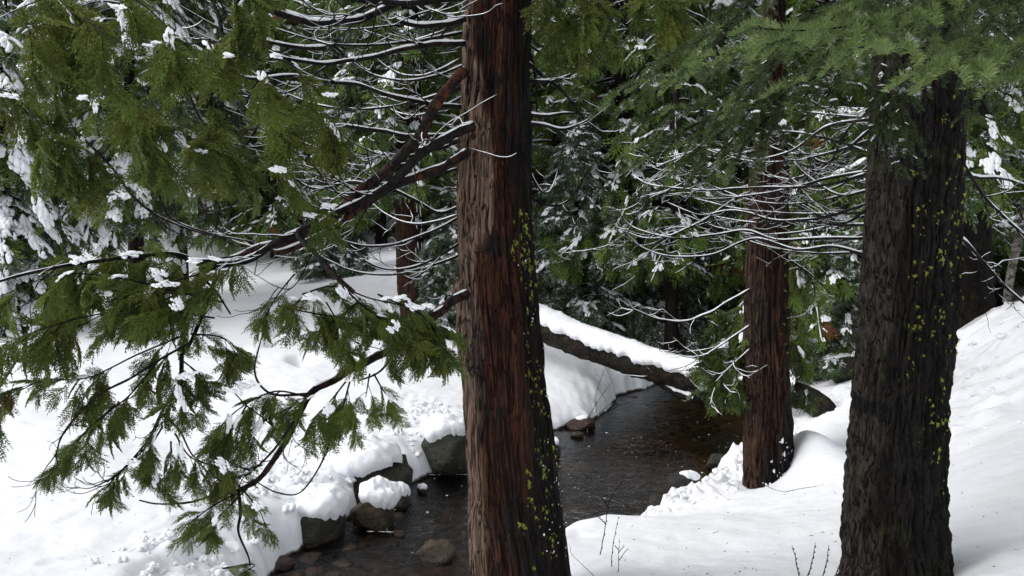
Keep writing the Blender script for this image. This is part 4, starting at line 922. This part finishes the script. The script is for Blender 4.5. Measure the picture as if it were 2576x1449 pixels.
place('bare', 346, 27, 'slender grey trunked conifer beside the dark red one on the far left snow', s=.75, sx=.7)
place('cedar', 620, 31, 'dense cedar standing at the back edge of the snow field left of centre')
place('cedar', 790, 33, 'tall cedar behind the snow field, seen through the arching dead branches', s=1.1)
place('fir', 830, 25, 'small dark fir at the back edge of the snow field', s=.75, objname='young_fir')
place('laden', 960, 31, 'snow-laden conifer left of the leaning red trunk', s=1.05)
place('green', 700, 29, 'bright green cedar behind the thick diagonal boughs', s=1.1, x=None)
place('green', 1160, 33, 'green cedar just visible left of the central trunk')
place('fir', 1135, 17, 'small snow-plastered fir close against the left side of the central trunk', s=.55, objname='young_fir')
place('fir', 1450, 18.6, 'bluish snow-dusted fir behind the fallen log, next to the central trunk', s=.9, objname='young_fir')
place('green', 1400, 20.5, 'yellow-green cedar right beside the central trunk, above the log')
place('cedar', 1560, 19.5, 'cedar with browned sprays among its green, behind the middle of the log', s=1.05)
place('fir', 1640, 19.5, 'snowy young fir leaning over the far end of the pool', s=.85, objname='young_fir')
place('bare', 1690, 17.8, 'thin dark trunked conifer behind the low end of the log', s=.8, sx=.75)
place('laden', 1800, 22, 'snow-hung conifer behind the bare arching branches, left of the charred-foot cedar')
place('green', 2060, 17, 'green cedar between the charred-foot cedar and the thick fir', s=.9)
place('cedar', 1950, 25, 'cedar standing behind the charred-foot cedar, beyond the stony shallows')
place('fir', 2135, 15.5, 'small snow-dusted fir against the left edge of the thick fir', s=.6, objname='young_fir')
place('green', 2520, 18, 'green cedar at the right edge above the snow bank')
place('cedar', 2620, 15.5, 'cedar with bare snowy limbs reaching in at the right edge of the picture')
place('cedar', 2300, 22, 'cedar hidden mostly behind the thick lichen-speckled fir')
place('bare', 1300, 24, 'conifer mostly hidden behind the central trunk')

# upper crowns of the three near trees, above the picture, whose shade falls on the snow below
for root, xx, yy, sd_, zl in ((cedar, -.1, YC, 1, 5.6), (fir, 2.3, YF, 2, 5.8), (mid, 2.8, YM, 3, 6.6)):
    T_, B_, S_, C_, W_ = conifer(np.random.default_rng(70 + sd_), 17, .1, 2.9, zl, 90, droop=.2, snow=.6, spsc=(1.0, 1.6), sden=.4)
    for q in B_.v: q += [xx, yy, 0]
    for q in S_.p: q += [xx, yy, 0]
    for q in C_.p: q += [xx, yy, 0]
    link('branches', B_.mesh('branches', mat=BARK_TWIG), root, kind='stuff'); S_.obj('crown', 'farspray', root); C_.obj('snow', 'clump', root)
# the far wood that reads as one mass
g = np.random.default_rng(77); T0 = MB(); S0 = Scat(); C0 = Scat(); protos = [conifer(np.random.default_rng(200 + k), 17, .22, 2.7, 1., 130, snow=1.3, spsc=(1.2, 2.0), sden=.36, csz=(.1, .26)) for k in range(3)]
spots = []
for k in range(400):
    y = g.uniform(31, 72); x = g.uniform(-.8, .8) * y
    if creek_sd(np.array([x]), np.array([y]))[0] < 1.5 or any((x - a) ** 2 + (y - b) ** 2 < 7 for a, b in spots): continue
    if y < 35 and x < 0: continue
    spots.append((x, y))
    if len(spots) > 75: break
for k, (x, y) in enumerate(spots):
    T_, B_, S_, C_, W_ = protos[k % 3]; a = g.uniform(0, 6.28); ca, sa = math.cos(a), math.sin(a); M = np.array([[ca, -sa, 0], [sa, ca, 0], [0, 0, 1]]); sc_ = g.uniform(.8, 1.2)
    off = np.array([x, y, gh(x, y)])
    for q in (T_,):
        for v, n_ in zip(q.v, [len(v) for v in q.v]): pass
        base = T0.n; T0.v.append(np.concatenate(q.v) @ M.T * sc_ + off); 
        for f in q.f: T0.f.append(f + base)
        T0.n += q.n
    for src, dst in ((S_, S0), (C_, C0)):
        dst.add(np.concatenate(src.p) @ M.T * sc_ + off, np.concatenate(src.x) @ M.T, np.concatenate(src.z) @ M.T, np.concatenate(src.s) * sc_, np.concatenate(src.i))
fo = thing('forest', 'far wood of snow-dusted conifers filling the background above the snow field', 'forest'); fo['kind'] = 'stuff'
link('trunks', T0.mesh('trunks', mat=BARK_FAR), fo, kind='stuff'); S0.obj('crowns', 'farspray', fo); C0.obj('snow', 'clump', fo)

# single far trunks
def pole(label, keys, y, mt, name='conifer_tree', snowside=False, top=9, crown=None):
    root = thing(name, label, 'tree'); c_ = np.array([P((a + b) / 2, v, y) for v, a, b in keys]); r_ = np.array([(b - a) / 2 / F * y for v, a, b in keys])
    c_ = np.vstack([c_, c_[-1] + (c_[-1] - c_[-2]) / max(1e-6, (c_[-1] - c_[-2])[2]) * (top - c_[-1][2])]); r_ = np.append(r_, r_[-1] * .6)
    q = resample(c_, 60); rr = np.interp(np.linspace(0, 1, 60), np.linspace(0, 1, len(r_)), r_); mb = MB(); tube(mb, q, rr, 22, wob=.10); link('trunk', mb.mesh('trunk', mat=mt), root)
    if crown:
        cr_, zl_, nb_ = crown; T_, B_, S_, C_, W_ = conifer(np.random.default_rng(int(keys[0][1])), 14, .1, cr_, zl_, nb_, snow=.8, sden=.75, csz=(.05, .13), pal=(0, 1, 2, 3, 5))
        for L_ in (B_.v, S_.p, C_.p, W_.v):
            for q_ in L_: q_ += [c_[2][0], y, 0]
        link('branches', B_.mesh('branches', mat=BARK_TWIG), root, kind='stuff'); link('snow', W_.mesh('snow', mat=SNOW), root, kind='stuff'); S_.obj('crown', 'farspray', root); C_.obj('snow', 'clump', root)
    if snowside:
        g = np.random.default_rng(5); s_ = Scat()
        for k in range(170):
            i = g.integers(2, 40); s_.add(q[i] + [rr[i] * g.uniform(.55, 1.0), -rr[i] * g.uniform(.2, .8), g.normal() * .05], [0, 0, 1.], [1, -.3, 0], np.array([g.uniform(.04, .12), .05, .03]), g.integers(0, 6))
        s_.obj('snow', 'clump', root)
    return root
pole('reddish cedar trunk plastered with snow on its right side, left of the central tree', [(800, 1008, 1082), (700, 1000, 1068), (600, 998, 1062), (500, 1000, 1056), (300, 1008, 1048)], 17.5, BARK_MID, snowside=True, crown=(2.2, 2.3, 150))
pole('broad dark trunk standing on top of the snow bank at the right', [(840, 2395, 2500), (700, 2402, 2488), (560, 2405, 2480), (300, 2410, 2470)], 12.5, BARK_FIR, crown=(1.8, 2.4, 120))
pole('pale leaning aspen trunk at the right edge', [(760, 2522, 2542), (650, 2540, 2560), (560, 2562, 2582), (400, 2592, 2610)], 13, BARK_ASPEN, 'aspen_tree')
pole('thin reddish stem just right of the thick fir on the snow bank', [(835, 2372, 2392), (700, 2380, 2396), (500, 2390, 2402)], 11.5, BARK_MID, top=3)
pole('dark straight trunk deep among the cedars right of the central tree', [(700, 1515, 1560), (300, 1520, 1560), (0, 1525, 1562)], 23, BARK_FAR, crown=(2.4, 1.5, 160))

# ------------------------------------------------------------------ fallen log
lg = thing('fallen_log', 'fallen snow-covered log slanting across the far end of the creek pool', 'log')
lp = resample(np.array([P(1180, 735, 15.4), P(1358, 822, 14.7), P(1508, 884, 14.1), P(1618, 922, 13.6), P(1758, 958, 12.9), P(1950, 985, 12.0), P(2050, 1012, 11.5), P(2110, 1085, 11.1)]), 160)
rl = np.linspace(.26, .17, 160) * (1 + .10 * perlin(np.arange(160) * .06, np.zeros(160) + 4)); lp = lp + np.stack([0 * rl, 0 * rl, .05 * perlin(np.arange(160) * .035, np.zeros(160) + 8)], 1); mb = MB(); tube(mb, lp, rl * (1 + .05 * fbm(np.arange(160) * .1, np.zeros(160), None, 3)), 28, wob=.10); log = link('trunk', mb.mesh('trunk', mat=BARK_LOG), lg)
def thick_snow(path, r, th, w_=.95, seed=0., parent=None, sag=.05):
    n = len(path); T, S, N = frames(path); m = 26; a = np.linspace(-1.25, 1.25, m)
    AA, I = np.meshgrid(a, np.arange(n)); s = np.concatenate([[0], np.cumsum(np.linalg.norm(np.diff(path, axis=0), axis=1))])[I]
    edge = .95 + .26 * perlin(s * 3.5 + seed, np.sign(AA) * 3.3) + .16 * perlin(s * 14, np.sign(AA) * 7.7)
    A2 = AA * edge; k = np.clip(1 - (np.abs(AA) / 1.25) ** 5, 0, 1) ** .5
    rr = r[I] * .99 + th * k * (.75 + .25 * np.cos(A2)) * (1 + .22 * fbm(s * 2.2 + seed, A2, None, 3)) + .02 * fbm(s * 8, A2 * 3, None, 2, True) * k
    rr = np.where(k < .02, r[I] * .9, rr); Z = np.array([0, 0, 1.]); U_ = unit(Z - T * (T @ Z)[:, None])
    V = path[I] + S[I] * (np.sin(A2) * rr * w_)[..., None] + U_[I] * (np.cos(A2) * rr)[..., None]
    i = np.arange(n - 1)[:, None] * m + np.arange(m - 1)[None]; mb = MB(); mb.add(V.reshape(-1, 3), np.stack([i, i + 1, i + m + 1, i + m], -1).reshape(-1, 4))
    return link('snow', mb.mesh('snow', mat=SNOW), parent)
thick_snow(lp[:143], rl[:143], .16, parent=log)
st_ = resample(np.array([P(1650, 950, 13.6), P(1700, 985, 13.2), P(1750, 1005, 12.9)]), 30); mb = MB(); tube(mb, st_, np.linspace(.10, .07, 30), 10, wob=.12); sb = link('branch_stub', mb.mesh('branch_stub', mat=BARK_LOG), lg); thick_snow(st_, np.linspace(.10, .07, 30), .05, parent=sb, seed=4)

# ------------------------------------------------------------------ rocks
def rockr(D, seed, chip=1.):
    r = 1 + .22 * fbm(D[..., 0] * 1.1 + seed * 3.7, D[..., 1] * 1.1, D[..., 2] * 1.1 + seed, 3) + .035 * fbm(D[..., 0] * 6 + seed, D[..., 1] * 6, D[..., 2] * 6, 3)
    g = np.random.default_rng(int(seed * 10) + 5)
    for k in range(13):
        n = unit(g.normal(size=3)); h = g.uniform(.66, .92); dn = D @ n; lim = h / np.maximum(dn, 1e-3); r = np.where(dn > .2, np.minimum(r, lim + (1 - chip) * 9), r)
    return r
def rock(label, U, V_, y, wpx, hpx, mt, seed, dp=.8, cap=None, cat='boulder', name='boulder', sub=4, group=None, tilt=0.):
    """centre of the visible rock, size in picture pixels; cap = (reach deg, thickness)"""
    c_ = P(U, V_, y); S = np.array([wpx / 2 / F * y, wpx / 2 / F * y * dp, hpx / 2 / F * y]) * 1.08
    V, Fx = ICO[sub]; W = V * rockr(V, seed)[:, None] * S; mb = MB(); mb.add(W, Fx)
    root = thing(name, label, cat, group); root.location = c_; root.rotation_euler = (0, tilt, 0)
    link('rock', mb.mesh('rock', mat=mt), root)
    if cap:
        th0, thick, ax, ay = (list(cap) + [0, 0])[:4]
        nr, na = 34, 90; rr, aa = np.meshgrid(np.linspace(0, 1, nr), np.linspace(0, 2 * np.pi, na, endpoint=False), indexing='ij')
        b = R(th0) * (1 + .2 * perlin(np.cos(aa) * 1.5 + seed, np.sin(aa) * 1.5) + + (.10 * perlin(np.cos(aa) * 5 + seed, np.sin(aa) * 5) + .05 * perlin(np.cos(aa) * 12 + seed, np.sin(aa) * 12)) * rr ** 8); th = rr * b
        D = np.stack([np.sin(th) * np.cos(aa), np.sin(th) * np.sin(aa), np.cos(th)], -1)
        if ax or ay: D = unit(D + np.array([ax, ay, 0]) * .9)
        k = np.sqrt(np.clip(1 - rr ** 5, 0, 1)); Q = D * (.55 * rockr(D, seed) + .45 * .92)[..., None] * S
        nn = unit(D / S); nn[..., 2] = nn[..., 2] + .5; nn = unit(nn)
        Q = Q + nn * (thick * k * (1 + .4 * fbm(D[..., 0] * 2 + seed, D[..., 1] * 2, None, 2) + .07 * fbm(D[..., 0] * 7, D[..., 1] * 7, D[..., 2] * 7, 3)))[..., None]
        i = np.arange(nr - 1)[:, None] * na; j = np.arange(na)[None]; j2 = (j + 1) % na
        mb = MB(); mb.add(Q.reshape(-1, 3), np.stack([i + j, i + na + j, i + na + j2, i + j2], -1).reshape(-1, 4)); link('snow', mb.mesh('snow', mat=SNOW), root)
    return root
rock('large mossy grey boulder under the left snow bank, behind the hook-capped rock', 930, 1222, 9.7, 230, 190, ROCK_GREEN, 1.3, cap=(58, .16, -.3, .1))
rock('dark green boulder against the left side of the central trunk at the water', 1132, 1140, 10.8, 140, 140, ROCK_GREEN, 2.1, cap=(54, .16, -.3, .2))
rock('squared dark boulder with a lopsided snow cap at the lower left shore', 800, 1330, 8.5, 160, 150, ROCK_GREEN, 3.6, cap=(58, .15, .1, .1))
rock('brown rock carrying a tall hooked cap of snow in the shallows', 945, 1295, 8.8, 110, 125, ROCK_BROWN, 4.4, cap=(62, .15, .35, .2))
rock('smaller mossy rock under the hook of snow, at the foot of the large boulder', 1000, 1265, 9.4, 70, 80, ROCK_GREEN, 5.4, cap=(60, .06))
rock('bare rounded rock alone in the stream near the central trunk', 1105, 1395, 7.95, 108, 66, ROCK_BROWN, 6.1)
rock('small wet red-brown stone beside the hook-capped rock', 1005, 1345, 8.55, 34, 22, ROCK_RED, 7.7, sub=3, name='stone', cat='stone')
rock('tiny stone with a dot of snow upstream of the hook-capped rock', 1062, 1235, 9.9, 26, 26, ROCK_BROWN, 8.7, cap=(60, .03), sub=3, name='stone', cat='stone')
rock('dark boulder under the lumpy snow at the bottom left', 520, 1432, 7.1, 90, 80, ROCK_GREEN, 9.1, cap=(42, .06))
rock('low brown rock at the bottom edge below the lumpy snow', 430, 1460, 6.9, 110, 50, ROCK_BROWN, 10.1)
rock('rusty flat rock at the left shore near the bottom edge', 705, 1425, 7.7, 70, 50, ROCK_RED, 11.5)
rock('round brown rock below the snow mound beyond the central trunk', 1462, 1068, 13.2, 80, 36, ROCK_RED, 12.2, cap=(24, .03))
rock('small tan rock in the pool next to the round brown one', 1450, 1094, 12.6, 34, 20, ROCK_BROWN, 13.3, sub=3, name='stone', cat='stone')
rock('mossy stone half hidden by the right side of the central trunk', 1390, 1135, 11.4, 44, 60, ROCK_GREEN, 14.3, cap=(50, .05), sub=3)
rock('grey rock jutting from the snow on the right shore', 1722, 1222, 9.75, 90, 66, ROCK_DARK, 15.3, cap=(40, .05, .5, 0))
rock('low rock under the snow shelf nearest the pool on the right shore', 1655, 1266, 9.2, 50, 36, ROCK_DARK, 16.3)
rock('olive rock below the crumbly snow heap on the right shore', 1810, 1165, 10.9, 70, 42, ROCK_GREEN, 17.3)
rock('round dark boulder behind the charred-foot cedar, right of its trunk', 2122, 930, 15, 78, 70, ROCK_DARK, 18.3, cap=(38, .06, 0, .5))
rock('flat dark boulder behind the round one', 2090, 902, 16.5, 90, 34, ROCK_DARK, 19.3, cap=(40, .05))
for k, (U, V_, w_, m_) in enumerate([(780, 1405, 70, ROCK_RED), (860, 1420, 60, ROCK_BROWN), (790, 1440, 60, ROCK_RED), (735, 1449, 60, ROCK_RED), (880, 1380, 50, ROCK_BROWN), (850, 1300, 50, ROCK_RED), (900, 1330, 40, ROCK_RED), (1000, 1300, 50, ROCK_RED), (830, 1449, 60, ROCK_BROWN), (1500, 1052, 40, ROCK_DARK), (1540, 1020, 36, ROCK_DARK), (1590, 1000, 34, ROCK_RED)]):
    y = 3.42 / ((-(-ST + (724.5 - V_) / F * CT)) / (CT + (724.5 - V_) / F * ST))
    rock(['flat reddish stone awash near the squared boulder', 'brown stone just under the water below the hook-capped rock', 'rusty slab at the bottom left of the stream', 'rust-coloured stone at the bottom edge beside the snow', 'brown pebble rock beside the squared boulder', 'red stone between the snow-capped rocks', 'small red stone at the foot of the hook-capped rock', 'wet red stone right of the hook-capped rock', 'dull brown stone at the bottom edge of the stream', 'dark stone at the foot of the snow mound by the pool', 'dark stone at the waterline below the leaning twigs', 'reddish stone at the far shore under the log'][k],
         U, V_, y, w_, w_ * .3, m_, 30.3 + k, 1.1, sub=3, name='stone', cat='stone')
g = np.random.default_rng(91)
for k in range(16):
    xx = g.uniform(4.0, 9.0); yy = 19 + (xx - 4) * 1.1 + g.normal() * .8; V, Fx = ICO[2]; s_ = g.uniform(.12, .3)
    if creek_sd(np.array([xx]), np.array([yy]))[0] > .1: continue
    root = thing('stone', 'reddish stone with a little snow in the shallows upstream of the log', 'stone', 'stones in the far shallows'); root.location = (xx, yy, WZ + .02); mb = MB(); mb.add(V * rockr(V, k + .5)[:, None] * [s_, s_ * .8, s_ * .5], Fx); link('rock', mb.mesh('rock', mat=ROCK_RED), root)
    o = link('snow', LIB['clump'][1][k % 6], root); o.scale = (s_ * .6, s_ * .5, s_ * .4); o.location = (0, 0, s_ * .38)
# pebbles on the bed, foam flecks on the water
PB = MB(); V, Fx = ICO[1]
for k in range(1500):
    xx = g.uniform(-3, 6); yy = g.uniform(6, 17)
    if creek_sd(np.array([xx]), np.array([yy]))[0] > .1: continue
    s_ = g.uniform(.02, .07); PB.add(V * [s_, s_ * g.uniform(.6, 1), s_ * .5] + [xx, yy, WZ - .22 + g.uniform(-.03, .05)], Fx)
link('pebbles', PB.mesh('pebbles', mat=ROCK_RED), kind='stuff', label='brown pebbles on the bed of the creek', category='pebbles')
FM = MB(); a = np.linspace(0, 2 * np.pi, 7, endpoint=False)
for k in range(800):
    xx = g.uniform(-1.5, 4.4); yy = g.uniform(7.2, 15.5)
    if creek_sd(np.array([xx]), np.array([yy]))[0] > -.1: continue
    if perlin(np.array([xx * 1.2]), np.array([yy * .8]))[0] + g.normal() * .3 < .0: continue
    s_ = g.uniform(.003, .011) * (1 if g.random() < .93 else 1.8); q = np.stack([xx + np.cos(a) * s_ * g.uniform(.7, 1.4), yy + np.sin(a) * s_, np.full(7, WZ + .012)], 1)
    FM.add(np.vstack([q, [xx, yy, WZ + .012 + s_ * .5]]), np.array([[j, (j + 1) % 7, 7] for j in range(7)]))
for (U, V_, L_, y_) in [(1120, 1194, 60, 10.6), (970, 1352, 45, 8.6)]:
    for k in range(22):
        q = P(U + g.uniform(-1, 1) * L_, V_, y_); s_ = g.uniform(.003, .010); q[2] = WZ + .014; q[1] += .03 * perlin(np.array([q[0] * 6]), np.array([y_]))[0] + g.normal() * .006
        r_ = np.stack([q[0] + np.cos(a) * s_ * 2.2, q[1] + np.sin(a) * s_ * .8, np.full(7, q[2])], 1); FM.add(np.vstack([r_, q + [0, 0, s_ * .4]]), np.array([[j, (j + 1) % 7, 7] for j in range(7)]))
link('foam_flecks', FM.mesh('foam_flecks', mat=SNOW), kind='stuff', label='white flecks of slush and foam floating on the dark water', category='foam')

DB = MB(); g = np.random.default_rng(66)
for k in range(950):
    if k < 650: c0 = [(2.2, 4.6), (.1, 5.0), (2.8, 8.7), (-2.6, 5.5)][k % 4]; xx = c0[0] + g.normal() * 1.1; yy = c0[1] + g.normal() * 1.3
    else: xx = g.uniform(-6, 7); yy = g.uniform(4, 15)
    if creek_sd(np.array([xx]), np.array([yy]))[0] < .5 or yy < 3: continue
    a_ = g.uniform(0, 3.14); l_ = g.uniform(.003, .014) * (1 if g.random() < .95 else 3); w_ = g.uniform(.001, .003); d = np.array([math.cos(a_), math.sin(a_)]); n_ = np.array([-d[1], d[0]]); z_ = gh(xx, yy) + .004
    DB.add(np.array([[*(np.array([xx, yy]) - d * l_ - n_ * w_), z_], [*(np.array([xx, yy]) - d * l_ + n_ * w_), z_ + .002], [*(np.array([xx, yy]) + d * l_ + n_ * w_), z_ + .003], [*(np.array([xx, yy]) + d * l_ - n_ * w_), z_]]), np.array([[0, 1, 2, 3]]))
link('litter', DB.mesh('litter', mat=BARK_RED), kind='stuff', label='fallen needles and bark crumbs sprinkled on the snow', category='litter')
CL = Scat(); g = np.random.default_rng(61); cx_ = []; 
for k in range(9000):
    xx = g.uniform(-3.3, 8.5); yy = g.uniform(6, 13); sd__ = creek_sd(np.array([xx]), np.array([yy]))[0]; lf = xx < .5 + (yy - 11) * .55
    if lf and not (.12 < sd__ < 1.7 and yy < 12.3 and g.random() < (1.05 - sd__ / 1.7)): continue
    if not lf and not ((.15 < sd__ < .85 and yy > 8.2 and yy < 11.8) or (xx > 4.2 and yy > 6.5 and g.random() < .16)): continue
    if perlin(np.array([xx * 1.3]), np.array([yy * 1.3 + 7]))[0] < -.12: continue
    cx_.append((xx, yy, sd__))
cx_ = np.array(cx_)[:1900]; zz_ = ground_h(cx_[:, 0], cx_[:, 1]); n_ = len(cx_); s_ = .022 + .075 * g.random(n_) ** 2.2
ok_ = zz_ > WZ + .12; CL.add(np.stack([cx_[:, 0], cx_[:, 1], zz_ - s_ * .1], 1)[ok_], unit(np.stack([g.normal(size=n_), g.normal(size=n_), 0 * s_], 1))[ok_], np.array([0, 0, 1.]), np.stack([s_, s_, s_ * 1.1], 1)[ok_], g.integers(0, 6, n_)[ok_])
CL.obj('snow_clods', 'clump', None, label='crumbly clods of snow tumbled along the creek banks', category='snow clods')
# ------------------------------------------------------------------ bare stems through the snow
def stem(label, lines, y, mt=BARK_TWIG, r=.0035, name='bare_shrub', group=None):
    root = thing(name, label, 'shrub', group)
    for ln in lines:
        q = resample(PP(ln, y), 26); mb = MB(); q = q + .004 * np.stack([perlin(q[:, 2] * 20, q[:, 0] * 9), 0 * q[:, 0], 0 * q[:, 0]], 1); tube(mb, q, np.linspace(r, r * .45, 26), 5)
        for k in range(2, 24, 4): mb.add(ICO[1][0] * r * [1.3, 1.3, 1.8] + q[k] + [r * .8 * (1 if k % 8 else -1), 0, 0], ICO[1][1])
        link('stem', mb.mesh('stem', mat=mt), root)
stem('bare branching stem in the snow bank edge against the dark water', [[(1510, 1395), (1522, 1330), (1530, 1270), (1545, 1240), (1575, 1195)], [(1525, 1320), (1505, 1300), (1495, 1290)], [(1532, 1280), (1515, 1255)]], 5.7, r=.004)
stem('thin upright stem beside the branching one in the snow', [[(1538, 1449), (1540, 1390), (1548, 1340), (1556, 1300)]], 5.4)
stem('short dead weed with dried seed heads in the snow', [[(1556, 1440), (1556, 1400), (1558, 1352)], [(1557, 1410), (1575, 1385), (1582, 1380)], [(1557, 1390), (1570, 1370)], [(1557, 1385), (1545, 1372)]], 5.2, r=.0025)
stem('curved grass-like stem lying on the snow by the foot of the central tree', [[(1495, 1449), (1465, 1420), (1440, 1395), (1432, 1370)]], 5.0, r=.002)
stem('long faint twig rising in front of the pool', [[(1625, 1300), (1640, 1200), (1670, 1100), (1690, 1060)]], 6.6, r=.0018)
RT = m_bark('red_stem', (.10, .045, .03), (.18, .09, .05), (.04, .02, .015), 1, 30)
stem('cluster of reddish budded stems in the snow left of the thick fir', [[(2010, 1449), (2000, 1400), (1993, 1372)], [(2032, 1449), (2045, 1405), (2050, 1365)], [(2068, 1460), (2080, 1410), (2085, 1372)], [(2095, 1460), (2108, 1430), (2118, 1400)]], 4.1, RT, .0035)
stem('tan budded twig at the foot of the thick fir', [[(2190, 1470), (2200, 1440), (2212, 1412)], [(2090, 1470), (2120, 1445), (2140, 1420)]], 3.9, RT, .003)
stem('thin fallen twig curving over the snow below the charred-foot cedar', [[(1920, 1218), (1950, 1232), (1975, 1238)], [(1975, 1238), (2010, 1230), (2060, 1222)]], 7.2, r=.003)
stem('tangle of thin twigs at the waterline right of the snow mound', [[(1480, 1050), (1510, 1000), (1540, 960)], [(1490, 1055), (1530, 1020), (1570, 990)], [(1500, 1040), (1500, 990), (1520, 930)], [(1510, 1045), (1560, 1020), (1590, 1010)]], 13.4, r=.006)
